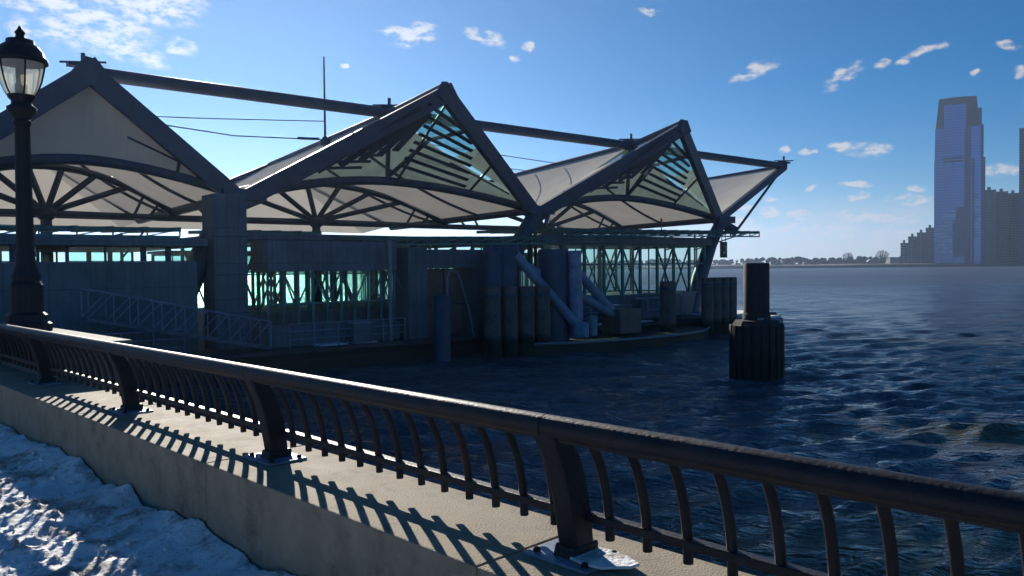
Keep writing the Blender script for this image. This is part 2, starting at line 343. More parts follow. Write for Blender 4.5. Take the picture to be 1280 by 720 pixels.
mc.inputs[6].default_value = (.070, .088, .130, 1); mc.inputs[7].default_value = (.10, .092, .042, 1)
# thin foam flecks
fm = node(nt, 'ShaderNodeMapRange'); nt.links.new(wn(2.6, 9, .5, 2.2, .75), fm.inputs[0]); fm.inputs[1].default_value = .705; fm.inputs[2].default_value = .74
fo = mth(nt, 'MULTIPLY', fm.outputs[0], .7)
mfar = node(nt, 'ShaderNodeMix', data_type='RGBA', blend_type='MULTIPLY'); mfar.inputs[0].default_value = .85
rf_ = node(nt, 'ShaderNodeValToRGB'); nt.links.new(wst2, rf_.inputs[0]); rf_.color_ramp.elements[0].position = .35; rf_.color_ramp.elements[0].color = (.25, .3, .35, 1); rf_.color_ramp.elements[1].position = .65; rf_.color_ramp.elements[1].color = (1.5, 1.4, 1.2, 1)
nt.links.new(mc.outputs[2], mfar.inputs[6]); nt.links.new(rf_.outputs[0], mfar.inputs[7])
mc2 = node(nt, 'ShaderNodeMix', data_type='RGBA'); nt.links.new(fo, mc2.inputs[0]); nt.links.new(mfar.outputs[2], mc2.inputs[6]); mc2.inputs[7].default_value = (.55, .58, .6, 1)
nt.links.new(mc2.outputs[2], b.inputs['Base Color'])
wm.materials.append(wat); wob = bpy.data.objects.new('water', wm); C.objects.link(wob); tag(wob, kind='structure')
rb = MB(); box(rb, -4600, 4600, -200, 6100, -9, -3.0); tag(rb.build('river_bed', 'hull'), kind='structure')

# ================================================================ PROMENADE
def PB(t, d, z): return P(t, d, z)
mb = MB(); box(mb, -30, 60, -40, 2.13, -3.8, -.53, PB); tag(mb.build('pavement', 'paving'), kind='structure')
led = thing('granite_ledge', 'low grey granite ledge carrying the curved railing along the water', 'ledge', P(0, 2.4, -.5))
t0 = 4.86 - 2.5 * 6
while t0 < 40:
    mb = MB(); box(mb, t0 + .004, t0 + 2.496, 2.13, 2.82, -.535, 0, PB); o = mb.build('block', 'granite', led, bevel=.008)
    t0 += 2.5
sw = MB(); box(sw, -30, 60, 2.16, 2.80, -4.6, -.537, PB); tag(sw.build('seawall', 'granite_dark', org=P(0, 2.5, -4)), 'dark granite seawall dropping from the ledge to the water', 'seawall')

# snow bank on the walkway
ts = np.arange(-1.0, 12, .024); ds = np.arange(-1.2, 2.135, .024)
Tg, Dg = np.meshgrid(ts, ds)
def fbm(A, B, sc_, oct_, seed):
    out = np.zeros(A.shape); 
    flat = np.stack([A.ravel(), B.ravel()], 1)
    r_ = np.array([noise.fractal(Vector((p[0] * sc_ + seed, p[1] * sc_, seed * .7)), .75, 2.1, oct_) for p in flat])
    return r_.reshape(A.shape)
h1 = fbm(Tg, Dg, 1.3, 3, 3.1); h2 = fbm(Tg, Dg, 6.0, 3, 9.3)
lump = np.clip(fbm(Tg, Dg, 9.5, 2, 20.3) - .18, 0, 1)
bank = np.exp(-((Dg - 2.13) / .30) ** 2) * (.05 + .05 * h1)
hh = -.5 + .035 + .035 * h1 + .02 * h2 + .07 * lump * (Dg < 1.75) + .010 * fbm(Tg, Dg, 17, 2, 44.) + bank
hh = np.minimum(hh, -.08)
pos = np.stack([rd.x * Tg + od.x * Dg, rd.y * Tg + od.y * Dg, ZL + hh], -1).reshape(-1, 3)
n_y, n_x = Tg.shape; idx = np.arange(n_x * n_y).reshape(n_y, n_x)
q4 = np.stack([idx[:-1, :-1], idx[:-1, 1:], idx[1:, 1:], idx[1:, :-1]], -1).reshape(-1, 4)
sm_ = np_mesh('snow', pos, q4)
snow = bpy.data.materials.new('snow'); snow.use_nodes = True; nt = snow.node_tree; b = nt.nodes['Principled BSDF']
b.inputs['Roughness'].default_value = .75
tcw = node(nt, 'ShaderNodeTexCoord')
r = node(nt, 'ShaderNodeValToRGB'); nt.links.new(wn(2.3, 9, rough=.72), r.inputs[0])
r.color_ramp.elements[0].position = .40; r.color_ramp.elements[0].color = (.34, .30, .27, 1)
r.color_ramp.elements[1].position = .50; r.color_ramp.elements[1].color = (.84, .85, .87, 1)
r3 = node(nt, 'ShaderNodeValToRGB'); nt.links.new(wn(26, 4, rough=.7), r3.inputs[0]); r3.color_ramp.elements[0].position = .30; r3.color_ramp.elements[0].color = (.35, .3, .26, 1); r3.color_ramp.elements[1].position = .40; r3.color_ramp.elements[1].color = (1, 1, 1, 1)
mm = node(nt, 'ShaderNodeMix', data_type='RGBA', blend_type='MULTIPLY'); mm.inputs[0].default_value = .8; nt.links.new(r.outputs[0], mm.inputs[6]); nt.links.new(r3.outputs[0], mm.inputs[7])
nt.links.new(mm.outputs[2], b.inputs['Base Color'])
bp = node(nt, 'ShaderNodeBump'); bp.inputs['Strength'].default_value = .8; bp.inputs['Distance'].default_value = .02; nt.links.new(wn(34, 5), bp.inputs['Height']); nt.links.new(bp.outputs[0], b.inputs['Normal'])
sm_.materials.append(snow); so = bpy.data.objects.new('snow', sm_); C.objects.link(so); tag(so, kind='structure')
M['snow'] = snow

# loose snow chunks
def chunk(t, d, s_, z=-.44):
    bm = bmesh.new(); bmesh.ops.create_icosphere(bm, subdivisions=3, radius=s_)
    sd_ = random.uniform(0, 50); 
    for v in bm.verts:
        n_ = noise.fractal(v.co / s_ * 1.1 + Vector((sd_, 0, 0)), .8, 2.1, 3); v.co *= 1 + .35 * n_
        v.co.z *= .7
    me = bpy.data.meshes.new('snow_chunk'); bm.to_mesh(me); bm.free(); me.materials.append(snow)
    for p in me.polygons: p.use_smooth = True
    o = bpy.data.objects.new('snow_chunk', me); C.objects.link(o); o.location = P(t, d, z); return o
CH = [(3.42, 1.42, .045, 'roundest snow chunk at the bottom edge, below the sunlit snow'), (3.30, 1.52, .035, 'small icy snow chunk just right of the roundest one'),
      (3.62, 1.33, .03, 'icy snow chunk left of the roundest one by the baluster shadows'), (3.2, 1.62, .026, 'tiny snow chunk nearest the ledge foot at the bottom edge')]
for t_, d_, s_, l_ in CH: tag(chunk(t_, d_, s_), l_, 'snow chunk', 'loose snow chunks on the walkway')

crumb = MB(); ico = bmesh.new(); bmesh.ops.create_icosphere(ico, subdivisions=1, radius=1); IV = [v.co.copy() for v in ico.verts]; IF = [[v.index for v in f.verts] for f in ico.faces]; ico.free()
for _ in range(900):
    t_ = random.uniform(.5, 8); d_ = random.uniform(-.6, 1.95); r_ = .006 + .022 * random.random() ** 3
    zz = hh[min(len(ds) - 1, int((d_ + 1.2) / .024)), min(len(ts) - 1, int((t_ + 1.0) / .024))] + r_ * .4
    c_ = P(t_, d_, zz); crumb.add([c_ + v * r_ * random.uniform(.65, 1.25) for v in IV], IF, True)
cr = crumb.build('snow_crumbs', 'snow'); tag(cr, 'crumbs of broken crusty snow scattered over the walkway', kind='stuff')
# ---------------------------------------------------------------- railing
POSTS = [-.35 + 2.5 * k for k in range(-1, 9)]; POSTS = [t - .0 + .0 for t in POSTS]   # 2.1, 4.6, 7.1 ...
TR = .565
def prof(f):   # baluster centre line, f 0 (top) .. 1 (bottom)
    th = rad(9 + 81 * f); return 2.29 + .245 * math.sin(th), .092 + (TR - .077) * math.cos(th)
def make_post(t):
    r_ = thing('railing_post', None, 'railing post', P(t, 2.47, 0))
    outer = [(2.385, .545), (2.43, .50), (2.475, .43), (2.51, .34), (2.535, .24), (2.55, .13), (2.56, .03)]
    inner = [(2.445, .03), (2.43, .12), (2.405, .25), (2.37, .38), (2.325, .48), (2.30, .545)]
    mb = MB(); mb.prism([P(t - .05, d, z) for d, z in outer + inner], rd * .10); mb.build('post_body', 'post_paint', r_, bevel=.012)
    mb = MB(); mb.prism([P(t - .055, d, z) for d, z in [(2.58, .001), (2.58, .06), (2.43, .06), (2.41, .001)]], rd * .11)
    mb.build('foot', 'post_paint', r_, bevel=.008)
    mb = MB(); box(mb, t - .17, t + .17, 2.36, 2.62, .0012, .014, PB); mb.build('base_plate', 'steel_blue', r_, bevel=.003)
    for a_, b_ in ((-.13, 2.40), (.13, 2.40), (-.13, 2.585), (.13, 2.585)):
        mb = MB(); mb.lathe(P(t + a_, b_, .014), [(.016, 0), (.016, .012), (.008, .018)], 6, False); mb.build('bolt', 'post_paint', r_)
    return r_
def make_section(ta, tb):
    r_ = thing('railing_section', None, 'railing', P((ta + tb) / 2, 2.45, 0))
    mb = MB(); mb.tube([P(ta + .016, 2.335, TR), P((ta + tb) / 2, 2.335, TR), P(tb + .010, 2.335, TR)], .046, 20); mb.build('top_rail', 'rail_paint', r_)
    mb = MB(); mb.beam(P(ta + .06, 2.35, TR - .05), P(tb - .06, 2.35, TR - .05), .05, .012); mb.build('rail_lip', 'rail_paint', r_)
    mb = MB(); mb.beam(P(ta + .05, 2.53, .17), P(tb - .05, 2.53, .17), .05, .036); mb.build('bottom_rail', 'rail_paint', r_, bevel=.006)
    n = 13
    for k in range(n):
        t = ta + .15 + (tb - ta - .30) * k / (n - 1)
        pts = [P(t, *prof(f)) for f in [i / 9 for i in range(10)]]
        mb = MB(); mb.tube(pts, .0195, 10); mb.build('baluster', 'rail_paint', r_)
    return r_
def clone(o, delta, parent=None):
    c = o.copy(); C.objects.link(c)
    if parent: c.parent = parent
    else: c.location = o.location + delta
    for ch in o.children: clone(ch, delta, c)
    return c
kids = lambda o: list(o.children)
ordn = {0: 'out of sight behind the view', 1: 'short length cut by the right edge', 2: 'nearest', 3: 'second nearest', 4: 'third nearest', 5: 'fourth nearest', 6: 'fifth nearest', 7: 'sixth nearest'}
p0 = make_post(POSTS[2]); s0 = make_section(POSTS[2], POSTS[3])
postlab = ['curved dark post nearest the camera, its foot plate whole in view', 'curved dark post second nearest, between sunlit stretches of ledge', 'curved dark post third nearest, at the left end of the sunlit ledge',
           'curved dark post fourth along, in shade near the lamp', 'curved dark post fifth along, beside the lamp pedestal', 'curved dark post sixth along, past the lamp pedestal', 'curved dark post farthest along the ledge']
seclab = {1: 'dark railing section right of the nearest post, against open water', 2: 'dark railing section between the nearest and second posts', 3: 'dark railing section between the second and third posts',
          4: 'dark railing section left of the third post, in shade', 5: 'dark railing section in front of the lamp pedestal', 6: 'dark railing section past the lamp at the left edge', 7: 'dark railing section farthest along the ledge'}
bpy.context.view_layer.update()
for k in range(2, 9):
    c = p0 if k == 2 else clone(p0, rd * (POSTS[k] - POSTS[2]))
    tag(c, postlab[k - 2], 'railing post', 'posts of the waterside railing')
for k in range(1, 8):
    c = s0 if k == 2 else clone(s0, rd * (POSTS[k] - POSTS[2]))
    tag(c, seclab[k], 'railing', 'sections of the waterside railing')
# snow / ice caught on the nearest foot
mb = MB(); 
bm_pts = [P(2.15 + .16 * math.cos(a_) * (1 + .2 * math.sin(3 * a_)) - .12, 2.50 + .10 * math.sin(a_), .016) for a_ in [i * .5236 for i in range(12)]]
mb.prism(bm_pts, (0, 0, .012)); tag(mb.build('ice_patch', 'snow', bevel=.004, org=P(2.0, 2.5, 0)), 'blue grey ice frozen round the nearest post foot', 'ice')

# lamp pedestal + lamp
ped = thing('lamp_pedestal', 'dark granite pedestal block under the street lamp, behind the railing', 'pedestal', P(11.3, 3.05, -4.6))
mb = MB(); box(mb, 9.7, 13.2, 2.825, 3.35, -4.6, .34, PB); box(mb, 9.7, 13.2, 2.62, 2.823, .002, .34, PB); mb.build('block', 'granite_dark', ped, bevel=.01)
mb = MB(); box(mb, 9.64, 13.26, 2.58, 3.4, .341, .41, PB); mb.build('coping', 'granite_dark', ped, bevel=.01)
lc = P(12.2, 2.95, .41)
lp = thing('street_lamp', 'tall dark cast iron street lamp with a glass lantern at left', 'street lamp', lc)
mb = MB(); mb.lathe(lc, [(.30, 0), (.30, .10), (.26, .13), (.25, .22), (.20, .26), (.205, .62), (.17, .68), (.185, .74), (.16, .80), (.125, .92), (.115, 1.0)], 16, False); mb.build('lamp_base', 'post_paint', lp)
mb = MB()
zt = 2.74
n_ = 16; vs = []; 
prof_ = [(.112, 1.0), (.10, 1.6), (.092, 2.3), (.086, zt)]
mb.lathe(lc, [(.125, 1.0), (.13, 1.05), (.105, 1.09)] + [(r_, z_) for r_, z_ in prof_[1:]] + [(.10, zt + .01), (.115, zt + .05), (.09, zt + .09)], 20); 
for k in range(10):
    a_ = k * .628; c_, s_ = math.cos(a_), math.sin(a_)
    mb.beam(lc + V((.1 * c_, .1 * s_, 1.1)), lc + V((.082 * c_, .082 * s_, zt)), .022, .014, (c_, s_, 0))
mb.build('shaft', 'post_paint', lp)
zb = zt + .09
mb = MB(); mb.lathe(lc, [(.09, zb), (.12, zb + .05), (.17, zb + .10), (.18, zb + .16), (.13, zb + .19), (.12, zb + .24), (.16, zb + .28), (.17, zb + .32)], 20); mb.build('lantern_cup', 'post_paint', lp)
zg = zb + .32
hs = Vector((lc.x, lc.y, lc.z))
gprof = [(.165, zg), (.20, zg + .06), (.245, zg + .18), (.275, zg + .32), (.29, zg + .42)]
mb = MB(); 
vs = []; fs = []
for r_, z_ in gprof:
    for k in range(24): vs.append(lc + V((r_ * math.cos(k * math.pi / 12), r_ * math.sin(k * math.pi / 12), z_)))
for i in range(len(gprof) - 1):
    for k in range(24): fs.append((i * 24 + k, i * 24 + (k + 1) % 24, (i + 1) * 24 + (k + 1) % 24, (i + 1) * 24 + k))
mb.add(vs, fs, True); mb.build('lantern_glass', 'lamp_glass', lp)
mb = MB()
for k in range(6):
    a_ = k * math.pi / 3 + .2; mb.tube([lc + V(((r_ + .006) * math.cos(a_), (r_ + .006) * math.sin(a_), z_)) for r_, z_ in gprof], .011, 6)
mb.build('lantern_rib', 'post_paint', lp)
mb = MB(); mb.lathe(lc, [(.07, zg), (.075, zg + .14), (.045, zg + .18), (.04, zg + .40)], 12); mb.build('lamp_holder', 'steel_dark', lp)
zr = zg + .42
mb = MB(); mb.lathe(lc, [(.29, zr), (.325, zr + .01), (.32, zr + .07), (.29, zr + .09), (.27, zr + .16), (.22, zr + .23), (.17, zr + .26), (.165, zr + .31), (.06, zr + .33), (.05, zr + .38), (.065, zr + .41), (.03, zr + .46), (.012, zr + .5)], 24); mb.build('lantern_roof', 'post_paint', lp)

# ================================================================ FERRY TERMINAL
TO = V((-6.7, 43.4, 0)); tu = V((.77, .638, 0)); tsd = V((.638, -.77, 0))
def T(u, s, z): return TO + tu * u + tsd * s + V((0, 0, z))
ZR, ZE, ZV = 12.9, 11.8, 8.15
VAL = [-21.0, -8.4, 9.9, 28.6]
term = thing('ferry_terminal', 'floating ferry terminal roof of folded white fabric and glass peaks', 'ferry terminal', T(10, 0, 0))
# main ridge beam
mb = MB(); mb.tube([T(-14.7, 0, ZR + .05), T(12, 0, ZR + .02), T(38.9, 0, ZR)], .30, 12); mb.build('ridge_beam', 'steel_dark', term)
for u in (-14.7, .2, 19.6, 38.8):
    mb = MB(); mb.beam(T(u - .6, 0, ZR + .32), T(u + .6, 0, ZR + .32), .5, .14); mb.tube([T(u, 0, ZR + .3), T(u, 0, ZR + .85)], .09, 8)
    mb.tube([T(u - .8, -.4, ZR + .45), T(u + .8, .4, ZR + .5)], .05, 6); mb.build('beam_bracket', 'steel_dark', term)

def sheet(mb, A, B, Cc, D, nu=8, nv=10, sag=0, sn=(0, 0, -1)):
    vs = []; fs = []
    for j in range(nv + 1):
        for i in range(nu + 1):
            f, g = i / nu, j / nv; p = lerp(lerp(A, B, f), lerp(D, Cc, f), g); vs.append(p + V(sn) * sag * 4 * f * (1 - f) * (.4 + .6 * (4 * g * (1 - g))))
    for j in range(nv):
        for i in range(nu):
            a_ = j * (nu + 1) + i; fs.append((a_, a_ + 1, a_ + nu + 2, a_ + nu + 1))
    mb.add(vs, fs, True); return mb
def tri_panel(mb, A, B, Cc, f0, f1, th=.05):
    """part of triangle A-B-Cc between fractions f0..f1 from A"""
    if f0 <= 0: mb.add([A, lerp(A, B, f1), lerp(A, Cc, f1)], [(0, 1, 2)])
    else: mb.add([lerp(A, B, f0), lerp(A, B, f1), lerp(A, Cc, f1), lerp(A, Cc, f0)], [(0, 1, 2, 3)])
def bay(c, uL, uR, sA, zA, back=-16, hip=True):
    A = T(c, sA, zA); Rr = T(c, 0, ZR); E_ = T(c, back, ZE)
    BL = T(uL, 1, ZV); BR = T(uR, 1, ZV); EL = T(uL, back, ZV - .3); ER = T(uR, back, ZV - .3); Mm = T(c, -.3, 9.45)
    for side, B, Eb in ((-1, BL, EL), (1, BR, ER)):
        mb = MB(); sheet(mb, Rr, B, Eb, E_, 10, 12, .55); fb = mb.build('roof_fabric', 'fabric', term)
        mb = MB()
        for g in (.33, .66): 
            p, q = lerp(Rr, E_, g), lerp(B, Eb, g)
            mb.tube([lerp(p, q, f) + V((0, 0, -.12 - .55 * 4 * f * (1 - f) * (.4 + .6 * 4 * g * (1 - g)))) for f in [i / 8 for i in range(9)]], .09, 6)
        mb.build('fabric_rib', 'steel_dark', fb)
        # front folded plane: fabric low, louvred glass near the apex
        mb = MB(); Bf = lerp(B, A, 0)
        if sA > 2.5:
            mb.add([lerp(A, Rr, .98), lerp(Rr, B, .0), lerp(Rr, B, .42), lerp(A, B, .42), A], [(0, 1, 2, 3, 4)])
            ap = mb.build('apex_glass', 'glass_roof', term)
            lv = MB(); so_n = (Mm - A).cross(B - A).normalized(); dirv = lerp(Rr, B, .55) - Rr
            if side > 0:
                for i in range(8):
                    p = lerp(lerp(A, Mm, .22 + .088 * i), lerp(A, B, .22 + .088 * i), .03); q_ = lerp(A, B, .50 + .075 * i); q_ = lerp(p, q_, .58 - .02 * i)
                    lv.beam(p, q_, .20, .05, so_n)
            else:
                G = lambda f, g: lerp(lerp(A, B, f), lerp(A, Mm, f), g) + tsd * .45 + V((0, 0, -.25))
                for g in (.22, .36, .50, .64, .78): lv.beam(G(.16 + g * .1, g), G(.86 - g * .3, g), .5, .05, so_n)
                for i in range(11): f = .14 + .062 * i; lv.beam(G(f, .2), G(f + .03, .8 - .02 * i), .14, .07, so_n)
            lv.build('louvre', 'steel_dark', ap)
            mb = MB(); sheet(mb, lerp(Rr, B, .42), lerp(A, B, .42), lerp(A, B, .98), lerp(Rr, B, .98), 4, 8, 0); mb.build('roof_fabric', 'fabric', term)
        else:
            mb.add([A, Rr, B], [(0, 1, 2)]); mb.build('roof_fabric', 'fabric', term)
    # gable: frame along both rakes with soffit glazing down to the arch
    fr = MB()
    for B in (BL, BR):
        nrm = (B - A).cross(tsd).normalized()
        nrm = nrm if nrm.z > 0 else -nrm; fr.beam(A + (A - B).normalized() * .25 - nrm * .36, B - nrm * .36, .34, .82, nrm)
    fr.build('gable_frame', 'steel_dark', term)
    arch = []
    for i in range(25):
        f = i / 24; x = lerp(uL, uR, f); k = 1 - abs((x - c) / ((uR if x > c else uL) - c)) ** 1.8
        arch.append(T(x, 1 - 1.3 * k, ZV - .2 + (9.5 - ZV) * k))
    ar = MB(); ar.tube(arch, .24, 10); ga = ar.build('gable_arch', 'steel_dark', term)
    sg = MB(); nA = len(arch)
    def rake(f):
        x = lerp(uL, uR, f)
        return lerp(BL, A, (x - uL) / (c - uL)) if x <= c else lerp(A, BR, (x - c) / (uR - c))
    top = [rake(i / 24) for i in range(25)]
    vs = top + arch; sg.add(vs, [(i, i + 1, 26 + i, 25 + i) for i in range(24)]); gp = sg.build('gable_glass' if sA > 2.5 else 'gable_fabric', 'glass_soffit' if sA > 2.5 else 'fabric', ga)
    mu = MB()
    for i in ((18, 12) if sA > 2.5 else (19,)): mu.tube([top[i], arch[i]], .075, 6)
    mu.tube([lerp(arch[i], top[i], .42) for i in range(15, 22)], .05, 6)
    mu.build('mullion', 'steel_dark', ga)
    if hip: hb = MB(); hb.add([E_, EL, T(uL, -20.5, 7.45), T(c, -21, 7.5), T(uR, -20.5, 7.45), ER], [(0, 1, 2, 3), (0, 3, 4, 5)]); hb.build('rear_hip', 'fabric', term)
    rg = MB(); rg.tube([A, Rr, E_], .22, 8); rg.build('roof_ridge', 'steel_dark', term)
    # struts under the ridge
    if sA > 2.5: bs = MB(); bs.tube([T(c, -.3, 9.5), Rr], .13, 8); bs.build('king_post', 'steel_dark', term)
    if sA > 2.5: bs = MB(); bs.tube([T(c, -.3, 9.5), lerp(Rr, BR, .25), lerp(A, BR, .3)], .13, 6); bs.build('king_post', 'steel_dark', term)
    # rear arch with fan truss on a post
    s_ = -9; nodep = T(c, s_, 7.55); up = []
    for i in range(17):
        f = i / 16; x = lerp(uL, uR, f); k = 1 - abs((x - c) / ((uR if x > c else uL) - c)) ** 2
        up.append(T(x, s_, 7.75 + 2.2 * k))
    ft = MB(); ft.tube(up, .19, 8); ft.tube([T(uL, s_, 7.5), nodep, T(uR, s_, 7.5)], .16, 8)
    fo_ = ft.build('fan_truss', 'steel_dark', term)
    for i in (3, 5, 7, 9, 11, 13):
        q = MB(); q.tube([nodep, up[i]], .16, 7); q.build('strut', 'steel_dark', fo_)
    for i in (1, 2, 14, 15):
        q = MB(); lo = T(lerp(uL, uR, (i + (.7 if i < 8 else -.7)) / 16), s_, 7.5); q.tube([up[i], lo], .08, 6); q.build('strut', 'steel_dark', fo_)
    q = MB(); q.tube([T(c, s_, 1.0), nodep], [.34, .26], 12); q.lathe(nodep - V((0, 0, .35)), [(.3, 0), (.5, .2), (.5, .5), (.28, .6)], 14); q.build('fan_column', 'steel_dark', term)
    # back eave
    q = MB(); q.tube([EL, E_, ER], .18, 8); q.tube([T(uL, back, ZV - .3), T(uR, back, ZV - .3)], .14, 8); q.build('back_eave', 'steel_dark', term)
bay(-14.7, VAL[0], VAL[1], 1.2, 13.15)
bay(0.2, VAL[1], VAL[2], 5.4, 13.45)
bay(19.5, VAL[2], VAL[3], 4.6, 13.85, hip=False)
# valleys
for u in VAL:
    q = MB(); q.tube([T(u, 1.2, ZV - .1), T(u, -16, ZV - .4)], .26, 10); q.build('valley_beam', 'steel_dark', term)
# half bays at both ends
for tip, v_ in ((38.8, 28.6), (-31, -21.0)):
    A = T(tip, 0, ZR); back = -8.4; sg_ = 1 if tip > 0 else -1
    mb = MB(); sheet(mb, A, T(v_, 1, ZV), T(v_, back, ZV - .3), T(tip, back, ZR - .4), 10, 10, .45); fb = mb.build('roof_fabric', 'fabric', term)
    fr = MB(); fr.beam(T(tip + .2 * sg_, 0, ZR), T(v_, 1, ZV), .3, .55); fr.tube([T(tip, 0, ZR), T(tip, back, ZR - .4)], .16, 8); fr.tube([T(tip, back, ZR - .4), T(v_, back, ZV - .3)], .12, 8); fr.build('gable_frame', 'steel_dark', term)
    if sg_ > 0:
        q = MB(); q.tube([A, T(30.4, 1, 7.1)], .10, 8); q.tube([T(30.4, 1, 7.1), T(28.2, 1, 8.0)], .12, 8); q.tube([T(30.4, 1, 7.1), T(27.2, 1, 6.9)], .10, 8)
        q.beam(T(30.4, 1.1, 7.1), T(28.4, .3, 8.2), .2, .7); q.build('tie_rod', 'steel_dark', term)
        q = MB()
        for i in range(22): p = lerp(T(tip, back, ZR - .4), A, i / 22.); 
        q.tube([T(tip, back, ZR - .35), T(tip - 3, back, ZR - 1.9)], .08, 6); q.build('edge_batten', 'steel_dark', term)
# raking front columns under the valleys
for u in VAL[1:]:
    q = MB(); r_ = (.62, .50) 
    pts = [T(u - .2, 1.1, ZV - .3), T(u - 1.4, 1.0, 6.1), T(u - 2.6, .9, 3.6), T(u - 3.4, .8, 1.0)]
    q.tube(pts, [.42, .5, .56, .60], 14); co = q.build('raking_column', 'steel_dark', term)
    q = MB(); q.beam(T(u - 1.0, 1.1, ZV - .15), T(u + 1.0, 1.1, ZV - .15), .9, .5); q.beam(T(u - .9, 1.1, ZV - 1.0), T(u + .7, 1.1, ZV - .3), .3, .5); q.build('column_head', 'steel_dark', co)
q = MB(); q.tube([T(11.9, -2, ZV - .9), T(11.9, -2, 4)], .16, 8); q.tube([T(12.4, -2, ZV - .9), T(12.4, -2, 4)], .12, 8); q.beam(T(11.5, -2, ZV - .8), T(12.8, -2, ZV - .8), .5, .5); q.build('twin_post', 'steel_dark', term)
# mast and stays
q = MB(); q.tube([T(-.6, -6, 11.9), T(-.6, -6, 17.1)], [.075, .045], 8); q.lathe(T(-.6, -6, 11.9), [(.35, 0), (.3, .25), (.1, .5)], 10); q.build('mast', 'steel_dark', term)
q = MB(); q.tube([T(-14.7, -6.5, 12.5), T(-6, -6.2, 11.95), T(-.6, -6, 12.2)], .035, 6); q.tube([T(-14.7, -8, 12.5), T(-7, -7, 12.9), T(-.6, -6, 13.3)], .03, 6)
q.beam(T(-2.3, -6.05, 12.15), T(-1.0, -6, 12.22), .12, .14)
for a_ in (0, 1): q.tube([T(4.5, -7 - 3 * a_, 12.9 - .4 * a_), T(19, -7 - 3 * a_, 12.4 - .3 * a_)], .03, 6)
q.build('stay_cable', 'steel_dark', term)

# ---------------------------------------------------------------- barge and decks
bg = thing('barge', 'long dark floating barge carrying the ferry terminal', 'barge', T(5, -6, 0))
mb = MB(); box(mb, -34, 31, -18, 4.2, -.8, 1.0, T); mb.build('hull', 'hull', bg, bevel=.05)
mb = MB(); box(mb, -34.1, 31.1, 4.203, 4.5, .55, .8, T); mb.build('rubbing_strake', 'wood_dark', bg)
for (u0, u1, s0_, s1_) in ((-19, -15.5, 1.8, 3.9), (-6, -4.6, 2.6, 4.0), (-4.2, -3.0, 3.0, 4.0), (24, 30.6, 1.2, 4.1), (12, 17, 3.2, 4.1)):
    mb = MB(); box(mb, u0, u1, s0_, s1_, 1.002, 1.06, T); mb.build('deck_snow', 'deck_snow', bg, bevel=.03)

def concourse(name, label, u0, u1, s0_, s1_, z0, z1, step, wall, xb=True, roofx=.8, gmat='glass_teal', zroof=None, fascia=.5):
    """glazed hall: floor plinth, posts, X braces, glass both sides, roof"""
    h = thing(name, label, 'glazed hall', T((u0 + u1) / 2, (s0_ + s1_) / 2, 1.0))
    mb = MB(); box(mb, u0, u1, s1_, s0_, 1.0, z0, T); mb.build('plinth', wall, h)
    n = max(1, round((u1 - u0) / step))
    fr = MB()
    for s_ in (s0_, s1_):
        br = MB()
        for i in range(n + 1):
            u = lerp(u0, u1, i / n); fr.beam(T(u, s_, z0), T(u, s_, z1), .16, .16, tu)
            if i < n:
                u2 = lerp(u0, u1, (i + 1) / n); um = (u + u2) / 2
                if xb and (i % 3 != 2):
                    br.beam(T(u, s_, z0), T(u2, s_, z1), .09, .09); br.beam(T(u2, s_ - .1, z0), T(u, s_ - .1, z1), .09, .09)
                else: br.beam(T(um, s_, z0), T(um, s_, z1), .07, .07, tu)
        if br.v: br.build('brace', 'teal_steel', h)
        for z in (z0 + .05, lerp(z0, z1, .62), z1 - .05): fr.beam(T(u0, s_, z), T(u1, s_, z), .10, .10)
    for u in (u0, u1):
        for z in (z0 + .05, z1 - .05): fr.beam(T(u, s0_, z), T(u, s1_, z), .12, .12)
    fr.build('frame', 'teal_steel', h)
    for s_ in (s0_ - .13, s1_ + .13):
        g = MB(); g.add([T(u0, s_, z0), T(u1, s_, z0), T(u1, s_, z1), T(u0, s_, z1)], [(0, 1, 2, 3)]); g.build('glazing', gmat, h)
    zr_ = z1
    mb = MB(); box(mb, u0 - .3, u1 + .3, s1_ - roofx, s0_ + roofx, zr_ + .02, zr_ + fascia, T); mb.build('roof', wall, h, bevel=.03)
    return h
def canopy(label, u0, u1, s0_, s1_, z, step=1.5, tilt=0, hang=0):
    c = thing('glass_canopy', label, 'canopy', T((u0 + u1) / 2, (s0_ + s1_) / 2, z), 'flat glass canopies over the boarding decks')
    F_ = lambda f: z + tilt * f
    g = MB(); g.add([T(u0, s0_, F_(0) + .1), T(u1, s0_, F_(1) + .1), T(u1, s1_, F_(1) + .35), T(u0, s1_, F_(0) + .35)], [(0, 1, 2, 3)]); g.build('glazing', 'glass_teal', c)
    fr = MB(); n = round((u1 - u0) / step)
    for i in range(n + 1):
        u = lerp(u0, u1, i / n); zz = F_(i / n); fr.beam(T(u, s0_ + .5, zz), T(u, s1_, zz + .25), .12, .2); fr.beam(T(u, s0_ + .5, zz - .32), T(u, s0_ + .5, zz + .05), .06, .06, tu)
        if i < n: fr.beam(T(u, s0_ + .5, zz - .3), T(lerp(u0, u1, (i + 1) / n), s0_ + .5, zz), .05, .05)
    fr.beam(T(u0, s0_ + .5, F_(0) - .32), T(u1, s0_ + .5, F_(1) - .32), .07, .09)
    for k in range(5):
        s_ = lerp(s0_, s1_, k / 4); dz = .25 * k / 4; fr.beam(T(u0, s_, F_(0) + dz), T(u1, s_, F_(1) + dz), .09, .12)
    fr.build('lattice', 'teal_steel', c)
    ps = MB()
    for i in range(0, n + 1, 3):
        u = lerp(u0, u1, i / n); ps.tube([T(u, (s0_ + s1_) / 2, 1), T(u, (s0_ + s1_) / 2, F_(i / n))], .08, 8)
        ps.tube([T(u, (s0_ + s1_) / 2, F_(i / n) - 1.2), T(u, s0_ + .3, F_(i / n))], .05, 6)
    ps.build('canopy_post', 'steel_blue', c)
    return c
